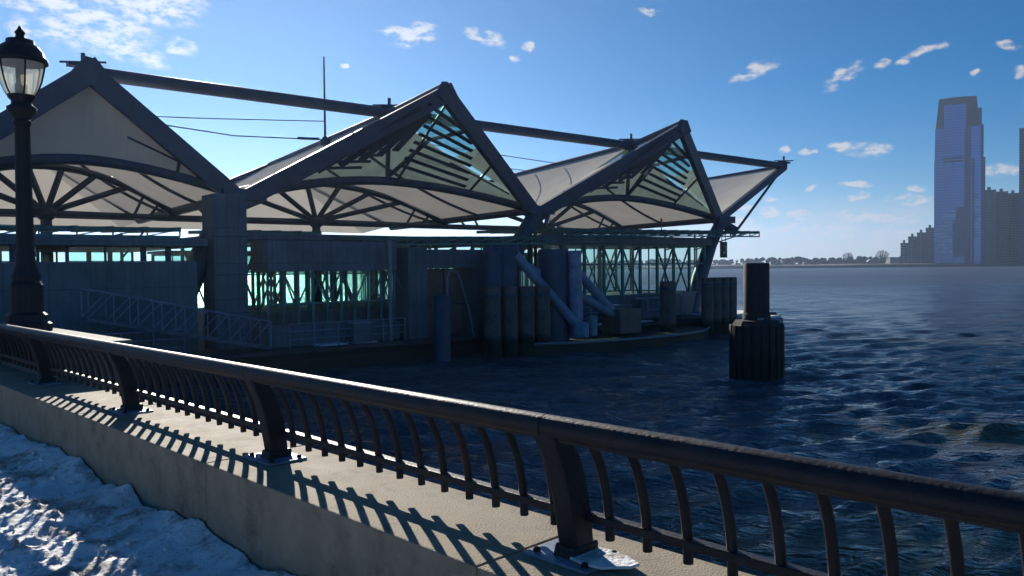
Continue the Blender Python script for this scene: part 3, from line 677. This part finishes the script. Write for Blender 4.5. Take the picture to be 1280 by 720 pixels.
# left boarding hall with window strip
lh = thing('boarding_hall', 'long grey boarding hall with a strip of windows behind the lamp', 'hall', T(-20, -3, 1))
mb = MB(); box(mb, -34, -10.8, -8, 2.0, 1.0, 4.92, T); mb.build('wall', 'wall_slate', lh, bevel=.02)
mb = MB(); box(mb, -34.2, -10.5, -8.6, 2.6, 5.56, 5.92, T); mb.build('roof', 'wall_slate', lh, bevel=.03)
for s_ in (1.95, -7.95):
    u = -33.9; i = 0
    while u < -11:
        w_ = (2.9, 1.0, 1.6, 1.7, .9)[i % 5]; w_ = min(w_, -10.85 - u)
        fr = MB()
        for a_, b_ in ((u, u + .12), (u + w_ - .1, u + w_)): box(fr, a_, b_, s_ - .08, s_ + .05, 4.922, 5.558, T)
        box(fr, u + .11, u + w_ - .09, s_ - .07, s_ + .04, 4.925, 4.96, T); box(fr, u + .11, u + w_ - .09, s_ - .07, s_ + .04, 5.52, 5.555, T)
        if w_ > 1.2: box(fr, u + w_ * .5 - .04, u + w_ * .5 + .04, s_ - .06, s_ + .03, 4.922, 5.558, T)
        wf = fr.build('window_frame', 'steel_dark', lh)
        g = MB(); g.add([T(u, s_ - .02, 4.92), T(u + w_, s_ - .02, 4.92), T(u + w_, s_ - .02, 5.56), T(u, s_ - .02, 5.56)], [(0, 1, 2, 3)]); g.build('pane', 'glass_window', wf)
        u += w_ + (.0 if i % 5 != 4 else .9); i += 1
# wide clad pier under first valley
pw = thing('pylon', 'wide blue grey clad pylon under the valley left of the middle peak', 'pylon', T(-9.6, 1.6, 1))
mb = MB(); box(mb, -10.2, -8.7, .9, 2.4, 1.0, 7.9, T); mb.build('cladding', 'wall_grey', pw, bevel=.04)
mb = MB(); 
for z in (2.6, 4.3, 6.0): box(mb, -10.23, -8.67, 2.38, 2.42, z, z + .04, T)
mb.build('panel_joint', 'steel_dark', pw)
# middle hall
concourse('glass_hall', 'teal glazed hall under the middle peak, behind the dark fascia', -8.0, 8.2, -1.5, -9, 2.3, 6.0, 1.35, 'wall_grey', fascia=.35)
fa = thing('gangway_shed', 'dark box shed with blank fascia in front of the teal glazing', 'shed', T(-4.5, 2.4, 1))
mb = MB(); box(mb, -8.1, -1.4, 1.2, 3.2, 4.45, 5.85, T); mb.build('fascia', 'wall_grey', fa, bevel=.03)
mb = MB(); box(mb, -8.1, -1.2, 1.3, 3.1, 1.0, 1.9, T); mb.build('wall', 'wall_grey', fa, bevel=.03)
fr = MB()
for i in range(10):
    u = -8 + i * .73; fr.beam(T(u, 2.9, 1.9), T(u, 2.9, 4.45), .10, .10, tu)
    if i % 2 == 0 and i < 9: fr.beam(T(u, 2.9, 2.95), T(u + .73, 2.9, 4.45), .06, .06)
    else: fr.beam(T(u + .73, 2.9, 2.95), T(u, 2.9, 4.45), .06, .06)
fr.beam(T(-8.0, 2.9, 2.95), T(-1.4, 2.9, 2.95), .08, .1); fr.build('truss', 'teal_steel', fa)
# portal frame right of the shed
pf = thing('portal_gate', 'dark portal with brown panel doors below the middle peak', 'gate', T(1.2, 3.2, 1))
mb = MB(); box(mb, -1.0, .15, 2.4, 3.6, 1.0, 5.6, T); box(mb, .15, 4.3, 2.6, 3.4, 4.55, 5.5, T); box(mb, 3.0, 4.3, 2.4, 3.5, 1.0, 4.55, T); mb.build('portal_frame', 'wall_grey', pf, bevel=.03)
mb = MB(); box(mb, .17, 2.98, 2.7, 3.0, 1.0, 4.5, T); mb.build('door_panel', 'brown_panel', pf, bevel=.02)
mb = MB(); box(mb, 1.52, 1.58, 3.002, 3.03, 1.0, 4.5, T); box(mb, .2, 2.95, 3.002, 3.03, 2.6, 2.66, T); mb.build('door_rail', 'steel_dark', pf)
mb = MB(); mb.tube([T(-2.3, 4.0, .9), T(-2.3, 4.0, 5.8)], .10, 8); mb.lathe(T(-2.3, 4, 5.8), [(.14, 0), (.1, .1)], 8)
tag(mb.build('pole', 'steel_light', org=T(-2.3, 4, .9)), 'thin pale pole between the box shed and the portal', 'pole')
# right hall + canopy
concourse('glass_hall', 'teal glazed hall with crossed braces under the right peak', 10.2, 26.2, 1.2, -6, 2.55, 6.0, 1.7, 'wall_grey', roofx=.5, fascia=.55)
canopy('flat glass canopy projecting right past the raking column of the right peak', 11, 30.4, 2.6, -6.5, 6.75, 1.2, .25)
canopy('flat glass canopy below the fan struts of the middle peak', -2.5, 9.2, 2.0, -5.5, 6.05, 1.1, .2)
canopy('flat glass canopy just right of the wide pylon', -7.6, -3.2, -2, -9, 6.45, 1.1, 0)
canopy('flat glass canopy over the boarding hall behind the lamp', -33, -11.2, .5, -7, 6.25, 1.4, .1)
# rear glass screen
concourse('glass_screen', 'low teal glass screen hall at the rear of the barge', -7.5, 24, -13.5, -16.5, 2.0, 5.6, 2.4, 'wall_grey', xb=False, roofx=.2, fascia=.18)

# hanging banner sign
bs = thing('hanging_sign', 'small dark vertical sign hanging at the right end of the canopy', 'sign', T(28.0, 1.6, 5.1))
q = MB(); box(q, 27.62, 28.42, 1.55, 1.65, 5.12, 6.3, T); q.build('panel', 'sign_black', bs, bevel=.02)
q = MB()
cc = T(28.02, 1.66, 5.72)
pts = [T(28.02 + .2 * math.sin(a_) * (1 if a_ < 3.14 else 1), 1.66, 5.76 + .3 * math.cos(a_)) for a_ in [i * .45 for i in range(10)]]
q.tube(pts, .035, 5); q.build('emblem', 'sign_white', bs)
q = MB(); q.tube([T(27.8, 1.6, 6.3), T(27.8, 1.6, 6.9)], .03, 6); q.tube([T(28.25, 1.6, 6.3), T(28.25, 1.6, 6.9)], .03, 6); q.build('hanger', 'steel_dark', bs)
# bent handrail, gangplank, deck lockers, life ring
q = MB(); q.tube([T(2.0, 5.0, 1.0), T(1.7, 5.0, 2.4), T(1.2, 5.0, 3.9), T(1.0, 5.0, 4.3), T(.6, 5.0, 4.4), T(.4, 5.0, 4.1), T(.35, 5.0, 1.0)], .05, 8)
tag(q.build('ladder_rail', 'steel_light', org=T(1.2, 5, 1)), 'thin pale bent ladder rail left of the fender piles', 'ladder rail')
gw = thing('gangplank', 'sloping dark gangplank with truss sides in front of the pylon', 'gangplank', T(-12, 4.3, 1))
q = MB(); q.beam(T(-15.5, 3.2, 2.7), T(-8.6, 4.0, 1.15), 1.2, .14); q.build('walkway', 'wall_grey', gw)
for sd2 in (-.6, .6):
    q = MB()
    for k in range(9):
        p = lerp(T(-15.5, 3.2 + sd2, 2.75), T(-8.6, 4.0 + sd2, 1.2), k / 8); q.tube([p, p + V((0, 0, 1.1))], .03, 6)
        if k < 8: p2 = lerp(T(-15.5, 3.2 + sd2, 2.75), T(-8.6, 4.0 + sd2, 1.2), (k + 1) / 8); q.tube([p, p2 + V((0, 0, 1.1))], .025, 6); q.tube([p + V((0, 0, 1.1)), p2 + V((0, 0, 1.1))], .035, 6)
    q.build('side_truss', 'steel_blue', gw)
for u_, s_, w2, h2, lab in ((-3.9, 4.05, .5, .9, 'small deck locker under the snow patch left of the pole'), (14.2, 3.2, .9, 1.0, 'low deck locker behind the brown node box of the braced tubes'), (18.6, 2.6, 1.1, 1.3, 'square deck locker just left of the open river piles')):
    o = thing('deck_locker', lab, 'locker', T(u_, s_, 1.06)); q = MB(); box(q, u_ - w2, u_ + w2, s_ - .4, s_ + .12, 1.062, 1.06 + h2, T); q.build('body', 'wall_grey', o, bevel=.02)
    q = MB(); box(q, u_ - w2 - .04, u_ + w2 + .04, s_ - .44, s_ + .16, 1.062 + h2, 1.12 + h2, T); q.build('lid', 'steel_blue', o, bevel=.01)
# beacon on canopy
q = MB(); q.tube([T(25.2, -2, 7.1), T(25.2, -2, 7.9)], .04, 6); q.lathe(T(25.2, -2, 7.9), [(.09, 0), (.09, .2), (.03, .28)], 8); tag(q.build('beacon', 'sign_red', org=T(25.2, -2, 7.1)), 'small red beacon standing on the right glass canopy', 'beacon')

# ---------------------------------------------------------------- braced tube dolphin in front of the right hall
dp = thing('braced_dolphin', 'mooring dolphin of thick blue steel tubes with raking braces', 'dolphin', T(7.6, 6, 0))
q = MB(); q.lathe(T(7.0, 5.6, -1), [(.85, 0), (.85, 6.35), (.8, 6.5)], 20); q.build('pile', 'steel_dark', dp)
q = MB(); q.tube([T(7.75, 6.6, 1.3), T(7.7, 6.5, 5.4)], .38, 18); q.build('upright_tube', 'steel_blue', dp)
q = MB(); q.tube([T(4.3, 5.6, 5.2), T(7.6, 6.8, 1.35)], .27, 16); q.build('brace_tube', 'steel_blue', dp)
q = MB(); q.tube([T(4.5, 5.0, 5.0), T(11.3, 6.2, 1.7)], .27, 16); q.build('brace_tube', 'steel_blue', dp)
q = MB(); q.tube([T(8.0, 5.9, 4.7), T(11.3, 6.1, 1.75)], .26, 16); q.build('brace_tube', 'steel_blue', dp)
q = MB(); q.lathe(T(7.8, 6.8, .75), [(.5, 0), (.5, .7), (.4, .8)], 16); q.build('node_block', 'steel_blue', dp)
q = MB(); q.lathe(T(8.55, 7.0, .8), [(.28, 0), (.28, 1.0), (.22, 1.05)], 12); q.build('bollard', 'steel_light', dp)
q = MB(); box(q, 10.9, 12.7, 5.4, 6.9, .7, 2.1, T); q.build('node_box', 'brown_panel', dp, bevel=.06)
q = MB(); q.lathe(T(4.1, 5.0, -1), [(.75, 0), (.75, 6.6), (.7, 6.7)], 18); q.build('pile', 'steel_dark', dp)
# low float in front, curved edge
fl = thing('landing_float', 'low dark landing float with pale curved edge below the raking tubes', 'float', T(9, 6.5, 0))
edge = [(4.6, 6.6), (6.5, 7.6), (9, 8.2), (12, 8.4), (15, 8.2), (17.5, 7.6), (20, 6.2)]
q = MB(); q.prism([T(u, s_, -.4) for u, s_ in edge] + [T(20, 4.55, -.4), T(4.6, 4.55, -.4)], (0, 0, .95)); q.build('float_body', 'hull', fl)
q = MB(); q.tube([T(u, s_ + .03, .56) for u, s_ in edge], .07, 8); q.build('rim', 'steel_light', fl)

# fender piles
def pile(name, label, u, s_, w_, z1, m='rust_pile', group=None, n=1, grooves=True):
    o = thing(name, label, 'pile', T(u, s_, 0), group)
    q = MB(); q.lathe(T(u, s_, -1.5), [(w_, 0), (w_, z1 + 1.5 - .06), (w_ * .88, z1 + 1.5)], 12); q.build('shaft', m, o)
    q = MB(); q.lathe(T(u, s_, z1 - .5), [(w_ * 1.06, 0), (w_ * 1.06, .12)], 12); q.build('band', 'steel_dark', o)
    return o
names = ['leftmost', 'second', 'third', 'fourth', 'rightmost']
for k in range(4): pile('fender_pile', f'rusty fender pile, {["leftmost", "second from left", "third from left", "rightmost"][k]} of four left of the braced tubes', 2.3 + k * 1.02, 6.2 + .1 * k, .42, 3.55, group='fender piles left of the braced tubes')
for k in range(4): pile('fender_pile', f'dark fender pile, {["leftmost", "second from left", "third from left", "rightmost"][k]} of four beside the open river', 20.1 + k * .85, 6.0, .40, 3.75, group='fender piles beside the open river')
pile('mooring_pile', 'single dark pile standing between the braced tubes and the river piles', 15.9, 6.2, .5, 3.6)
pile('mooring_pile', 'tall dark pile rising behind the four left fender piles', 3.1, 5.2, .5, 5.6, 'steel_dark')
pile('mooring_pile', 'short distant pile showing left of the big river dolphin', 23.6, 4.8, .34, 3.2)
pile('mooring_pile', 'dark pile in front of the brown panel doors', -.4, 5.6, .42, 3.2, 'steel_dark')
# guard rails on deck
def guard(label, u0, u1, s_, z0=1.0, h=1.1):
    g = thing('guard_rail', label, 'guard rail', T((u0 + u1) / 2, s_, z0), 'guard rails on the barge deck'); n = max(2, round((u1 - u0) / 1.2))
    q = MB()
    for z in (.4, .75, h): q = MB(); q.tube([T(u0, s_, z0 + z), T(u1, s_, z0 + z)], .03, 6); q.build('rail', 'steel_blue', g)
    for i in range(n + 1): u = lerp(u0, u1, i / n); q = MB(); q.tube([T(u, s_, z0), T(u, s_, z0 + h)], .035, 6); q.build('upright', 'steel_blue', g)

guard('thin guard rail on the deck beside the open river piles', 16.6, 20, 4.0, 1.0, 1.5)
guard('thin guard rail below the crossed braces of the right hall', 9.5, 15.5, 3.6)
guard('thin guard rail below the box shed', -7.5, -1.5, 4.0)
guard('thin guard rail along the boarding hall behind the lamp', -30, -12, 3.9)
# small white float/launch to the right of the piles
lb = thing('small_float', 'low blue grey float with a snow covered deck beyond the river piles', 'float', T(26.2, 6.2, 0))
q = MB(); box(q, 23.2, 26.4, 5.2, 7.6, -.4, .95, T); q.build('float_body', 'steel_blue', lb, bevel=.08)
q = MB(); box(q, 23.3, 26.3, 5.3, 7.5, .951, 1.1, T); q.build('snow_cover', 'deck_snow', lb, bevel=.05)

# big river dolphin
dc = V((9.75, 31.9, 0))
dd = thing('river_dolphin', 'big dark mooring pile with a wide timber skirt in open water', 'dolphin', dc)
q = MB(); prof_ = [(1.0, -1.2), (1.0, 2.12), (.86, 2.32), (.56, 2.34)]
q.lathe(dc, prof_, 10, False); q.build('skirt_core', 'wood_dark', dd)
for k in range(20):
    a_ = 2 * math.pi * k / 20; c_, s_ = math.cos(a_), math.sin(a_); q = MB()
    q.beam(dc + V((1.0 * c_, 1.0 * s_, -1.2)), dc + V((1.0 * c_, 1.0 * s_, 2.15 + random.uniform(-.05, .04))), .22, .12, (c_, s_, 0)); q.build('timber', 'wood_dark', dd, bevel=.015)
q = MB(); q.lathe(dc, [(.5, 2.3), (.5, 4.56), (.47, 4.6)], 24); q.build('pile', 'wood_dark', dd)
q = MB(); q.lathe(dc, [(.54, 2.36), (.54, 2.6), (.5, 2.62)], 24); q.build('collar', 'wood_dark', dd)
q = MB(); box(q, -.14, .1, -.60, -.48, 2.36, 2.44, lambda a_, b_, c_: dc + V((a_, b_, c_))); q.build('cleat', 'steel_light', dd)

# ================================================================ FAR SHORE
def AT(px, py, Z): return CAMP + (fwd + (px - 640) / FPX * rgt + (360 - py) / FPX * upv) * Z
mb = MB()
pts = []
npt = 120
top = []; 
vs = []; fs = []
for i in range(npt + 1):
    x = -2600 + 5200 * i / npt; y = 1180 + 90 * math.sin(i * .23) + 60 * math.sin(i * .071 + 1) + (250 if x < 250 else 0)
    for dy, z in ((0, -1), (0, 2.2), (60, 5 + 2 * noise.noise(Vector((x * .01, 0, 0)))), (900, 9 + 8 * noise.noise(Vector((x * .004, 5, 0)))), (2500, 6)): vs.append((x, y + dy, z))
for i in range(npt):
    for k in range(4): a_ = i * 5 + k; fs.append((a_, a_ + 5, a_ + 6, a_ + 1))
mb.add(vs, fs, True); tag(mb.build('far_shore', 'shore'), kind='structure')
# tree line (reads as one mass)
mb = MB()
for i in range(2600):
    x = random.uniform(-1900, 800); y = 1440 + random.uniform(-60, 160) if x < 400 else 1330 + random.uniform(-20, 120)
    z = 5 + random.uniform(0, 10) * (1 + .6 * noise.noise(Vector((x * .012, 0, 0)))); r_ = random.uniform(2.5, 6)
    q = []
    for k in range(6): a_ = k * 1.047 + random.random(); q.append((x + r_ * math.cos(a_), y + random.uniform(-2, 2), z + r_ * .8 * math.sin(a_)))
    mb.add([(x, y - 3, z)] + q, [(0, 1 + k, 1 + (k + 1) % 6) for k in range(6)])
tag(mb.build('treeline', 'leaf'), 'dark low band of bare woodland along the far shore', 'woodland', kind='stuff')
# low buildings on the shore
lowb = [(1015, 1400, 26, 9), (940, 1450, 34, 8), (905, 1440, 22, 10), (1075, 1380, 18, 8), (1118, 1300, 14, 12), (985, 1440, 12, 13)]
labs = ['long low shed among trees on the far shore', 'pale low warehouse nearest the sign on the far shore', 'low far shore building at the terminal end', 'small low far shore building between the two round trees', 'small block beside the stepped building on the far shore', 'narrow low block left of the round trees']
for (px, Z, w_, h_), lb_ in zip(lowb, labs):
    p = AT(px, 335, Z); o = thing('low_building', lb_, 'building', (p.x, p.y, 2))
    q = MB(); box(q, p.x - w_ / 2, p.x + w_ / 2, p.y, p.y + 15, 2, h_ + 3, ); q.build('wall', 'wall_grey', o)
    q = MB(); box(q, p.x - w_ / 2 - .5, p.x + w_ / 2 + .5, p.y - .5, p.y + 15.5, h_ + 3, h_ + 4); q.build('roof', 'steel_dark', o)
# two round-crowned bare trees
def rtree(px, Z, r_, lab):
    p = AT(px, 330, Z); o = thing('bare_tree', lab, 'tree', (p.x, p.y, 2), 'round bare trees on the far shore')
    q = MB(); q.tube([(p.x, p.y, 2), (p.x, p.y, 8)], [1.2, .8], 8)
    cz = 10 + r_ * .75
    for k in range(34):
        a_ = random.uniform(-.3, 3.44); rr = r_ * random.uniform(.75, 1); yy = random.uniform(-.5, .5) * r_
        q.tube([(p.x, p.y, 8), (p.x + rr * .5 * math.cos(a_), p.y + yy * .5, 8 + (cz - 8 + rr * math.sin(a_)) * .45), (p.x + rr * math.cos(a_), p.y + yy, cz + rr * math.sin(a_) * .9)], [.55, .35, .15], 4)
    q.build('trunk', 'bark', o)
    q = MB()
    for k in range(420):
        a_ = random.uniform(0, 6.283); b_ = math.acos(random.uniform(-1, 1)); rr = r_ * random.uniform(.72, 1.05)
        c = V((p.x + rr * math.sin(b_) * math.cos(a_), p.y + rr * math.sin(b_) * math.sin(a_), cz + rr * .9 * math.cos(b_)))
        s_ = random.uniform(.5, 1.3); q.add([c + V((random.uniform(-s_, s_), random.uniform(-s_, s_), random.uniform(-s_, s_))) for _ in range(3)], [(0, 1, 2)])
    q.build('crown', 'leaf', o)
rtree(1060, 1330, 9, 'round bare tree on the far shore, the left one of two')
rtree(1103, 1300, 11, 'round bare tree on the far shore, nearer the stepped building')

# facade material for far buildings: floors and bays as real-coloured glazing bands
def facade(name, c1, c2, fh, bw, rough=.25, metal=.0, mix_=.5):
    m = bpy.data.materials.new(name); m.use_nodes = True; nt = m.node_tree; b = nt.nodes['Principled BSDF']
    t = node(nt, 'ShaderNodeTexCoord'); s_ = node(nt, 'ShaderNodeSeparateXYZ'); nt.links.new(t.outputs['Object'], s_.inputs[0])
    fz = mth(nt, 'FRACT', mth(nt, 'DIVIDE', s_.outputs[2], fh)); bz = mth(nt, 'LESS_THAN', fz, mix_)
    fx = mth(nt, 'FRACT', mth(nt, 'DIVIDE', mth(nt, 'ADD', s_.outputs[0], s_.outputs[1]), bw)); bx = mth(nt, 'LESS_THAN', fx, .75)
    k = mth(nt, 'MULTIPLY', bz, bx)
    mp = node(nt, 'ShaderNodeMapping'); mp.inputs['Scale'].default_value = (1 / bw, 1 / bw, 1 / fh); nt.links.new(t.outputs['Object'], mp.inputs[0])
    wnn = node(nt, 'ShaderNodeTexNoise'); wnn.inputs['Scale'].default_value = .8; nt.links.new(mp.outputs[0], wnn.inputs['Vector'])
    mx_ = node(nt, 'ShaderNodeMix', data_type='RGBA'); nt.links.new(k, mx_.inputs[0]); mx_.inputs[6].default_value = (*c1, 1); mx_.inputs[7].default_value = (*c2, 1)
    m3 = node(nt, 'ShaderNodeMix', data_type='RGBA', blend_type='MULTIPLY'); m3.inputs[0].default_value = .22; nt.links.new(mx_.outputs[2], m3.inputs[6]); nt.links.new(wnn.outputs[0], m3.inputs[7])
    nt.links.new(m3.outputs[2], b.inputs['Base Color']); b.inputs['Roughness'].default_value = rough; b.inputs['Metallic'].default_value = metal
    M[name] = m
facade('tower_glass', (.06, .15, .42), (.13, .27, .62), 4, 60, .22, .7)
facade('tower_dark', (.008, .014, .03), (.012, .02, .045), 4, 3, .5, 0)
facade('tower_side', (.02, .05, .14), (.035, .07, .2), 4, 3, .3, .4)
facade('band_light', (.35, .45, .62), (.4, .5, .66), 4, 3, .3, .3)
facade('brick_block', (.17, .15, .16), (.04, .05, .08), 3.4, 3.2, .7, 0, .55)
facade('stone_block', (.17, .17, .20), (.04, .05, .08), 3.6, 3.0, .7, 0, .55)
facade('dark_block', (.08, .10, .16), (.03, .045, .08), 3.8, 2.6, .35, .2, .6)

# Skyscraper. local frame: x right, y away
ZT = 1160.
tcn = AT(1197, 335, ZT); tcn.z = 2.5
tw = thing('skyscraper', 'tall blue glass skyscraper with a dark crown on the far shore', 'skyscraper', tcn)
_fd = V((tcn.x, tcn.y, 0)).normalized(); _fr = V((_fd.y, -_fd.x, 0))
def TW(x, y, z): return tcn + _fr * (x * .885 + 1) + _fd * y + V((0, 0, z))
def ring(mb, hw, d0, cx, z0, z1, ch=5, hw2=None, curved=5):
    hw2 = hw2 or hw
    def rr(h, z):
        pts = [TW(cx - h, d0, z)]
        for k in range(curved + 1):
            f = k / curved; pts.append(TW(cx - h + (2 * h) * f, -d0 - 5 * math.sin(math.pi * f), z))
        pts.append(TW(cx + h, d0, z)); return pts
    a_, b_ = rr(hw, z0), rr(hw2, z1); n = len(a_)
    mb.add(a_ + b_, [tuple(range(n))[::-1], tuple(range(n, 2 * n))] + [(i, (i + 1) % n, n + (i + 1) % n, n + i) for i in range(n)])
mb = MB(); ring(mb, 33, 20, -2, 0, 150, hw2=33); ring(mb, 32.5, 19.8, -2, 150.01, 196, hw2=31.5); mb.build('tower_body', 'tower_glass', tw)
mb = MB(); ring(mb, 31, 19, -2, 196.01, 238, hw2=26.5); mb.build('crown', 'tower_dark', tw)
mb = MB(); box(mb, -21, 10, -24.6, -22, 196.02, 228, TW); mb.build('crown_glass', 'tower_glass', tw)
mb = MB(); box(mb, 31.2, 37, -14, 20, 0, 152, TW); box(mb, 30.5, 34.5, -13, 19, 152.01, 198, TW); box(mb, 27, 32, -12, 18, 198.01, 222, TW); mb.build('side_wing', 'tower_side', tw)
mb = MB(); box(mb, 8, 17, -25.5, -20, 0, 196, TW); box(mb, 20, 22, -25.2, -20, 0, 150, TW); mb.build('facade_fin', 'tower_side', tw)
mb = MB(); box(mb, -22, 6, -26.2, -20, 146, 148.6, TW); box(mb, -22, 6, -26.2, -20, 150.6, 153, TW); mb.build('plant_louvre', 'tower_dark', tw)
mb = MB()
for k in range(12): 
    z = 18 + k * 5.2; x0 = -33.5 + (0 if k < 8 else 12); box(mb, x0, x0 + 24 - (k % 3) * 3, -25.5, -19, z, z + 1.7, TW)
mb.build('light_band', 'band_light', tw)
mb = MB(); box(mb, -8, 16, -26.3, -19, 12, 64, TW); box(mb, -4, 10, -26.4, -19, 64, 82, TW); mb.build('painted_reflection', 'tower_side', tw)  # darker boxes stand in for a reflection on the glass front
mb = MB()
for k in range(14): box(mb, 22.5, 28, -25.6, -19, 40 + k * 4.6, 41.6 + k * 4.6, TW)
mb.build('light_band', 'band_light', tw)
mb = MB(); box(mb, -20, -12, -4, 4, 238, 240.5, TW); mb.tube([TW(-14, 0, 238), TW(-9, 0, 242)], .5, 5); mb.build('roof_crane', 'steel_dark', tw)
# neighbours
def block(px0, px1, ytop, Z, m, lab, steps=None, d=40):
    c_ = AT((px0 + px1) / 2, 330, Z); h_ = AT(px0, ytop, Z).z; fd_ = V((c_.x, c_.y, 0)).normalized(); fr_ = V((fd_.y, -fd_.x, 0)); W_ = (px1 - px0) * Z / FPX * fd_.y
    K = lambda x, y, z: V((c_.x, c_.y, 0)) + fr_ * x + fd_ * y + V((0, 0, z)); a_ = V((-W_ / 2, 0, 0)); b_ = V((W_ / 2, 0, 0))
    o = thing('apartment_block', lab, 'building', (c_.x, c_.y, 2.5))
    q = MB(); box(q, a_.x, b_.x, a_.y, a_.y + d, 2.5, h_, K); q.build('wall', m, o)
    q = MB(); box(q, a_.x - .8, b_.x + .8, a_.y - .8, a_.y + d, h_ + .01, h_ + 1.6, K); ww = (b_.x - a_.x)
    box(q, a_.x + ww * .3, a_.x + ww * .6, a_.y + 5, a_.y + 15, h_ + 1.61, h_ + 6, K)
    q.build('roof', 'dark_block', o)
    q = MB(); n = max(2, int(ww / 6))
    for i in range(n + 1): x = lerp(a_.x, b_.x, i / n); box(q, x - .4, x + .4, a_.y - .7, a_.y, 2.5, h_, K)
    q.build('pier', m, o)
    q = MB(); box(q, a_.x, b_.x, a_.y - .9, a_.y - .01, 2.5, 5.5, K); q.build('base', 'stone_block', o)
block(1229, 1244, 239, 1130, 'dark_block', 'dark tower block touching the right side of the skyscraper')
block(1244.5, 1259, 241, 1140, 'brick_block', 'brown block with pale vertical strip, second right of the skyscraper')
block(1259.5, 1273, 243, 1150, 'stone_block', 'grey block at right with flat roof, before the cut off tower')
block(1273.5, 1310, 161, 1120, 'dark_block', 'dark tower cut off by the right edge of the picture')
block(1126, 1135, 305, 1190, 'brick_block', 'lowest step of brown blocks left of the skyscraper')
block(1135.5, 1146, 297, 1185, 'stone_block', 'second step of brown blocks left of the skyscraper')
block(1146.5, 1157, 292, 1180, 'brick_block', 'third step of brown blocks left of the skyscraper')
block(1157.5, 1168, 286, 1175, 'stone_block', 'highest step of brown blocks touching the left side of the skyscraper')
block(1310.5, 1345, 215, 1150, 'stone_block', 'grey block out beyond the cut off tower')
# quay edge
a_ = AT(1110, 331, 1110); b_ = AT(1400, 331, 1110)
q = MB(); box(q, a_.x, b_.x, a_.y, a_.y + 160, -1, 2.6); tag(q.build('quay', 'dark_block', org=(a_.x, a_.y, 0)), 'dark quay wall along the foot of the far towers', 'quay')

# ================================================================ HAZE
HAZE = True
if HAZE:
    mb = MB(); box(mb, -2900, 2900, -70, 5900, -10.5, 270)
    hz = mb.build('haze', 'hull'); hz.data.materials.clear()
    m = bpy.data.materials.new('haze'); m.use_nodes = True; nt = m.node_tree; nt.nodes.remove(nt.nodes['Principled BSDF'])
    pv = node(nt, 'ShaderNodeVolumePrincipled'); pv.inputs['Density'].default_value = .00013; pv.inputs['Color'].default_value = (.50, .68, 1, 1); pv.inputs['Anisotropy'].default_value = .6
    nt.links.new(pv.outputs[0], nt.nodes['Material Output'].inputs['Volume']); hz.data.materials.append(m); tag(hz, kind='stuff'); hz['label'] = 'thin pale haze over the river'
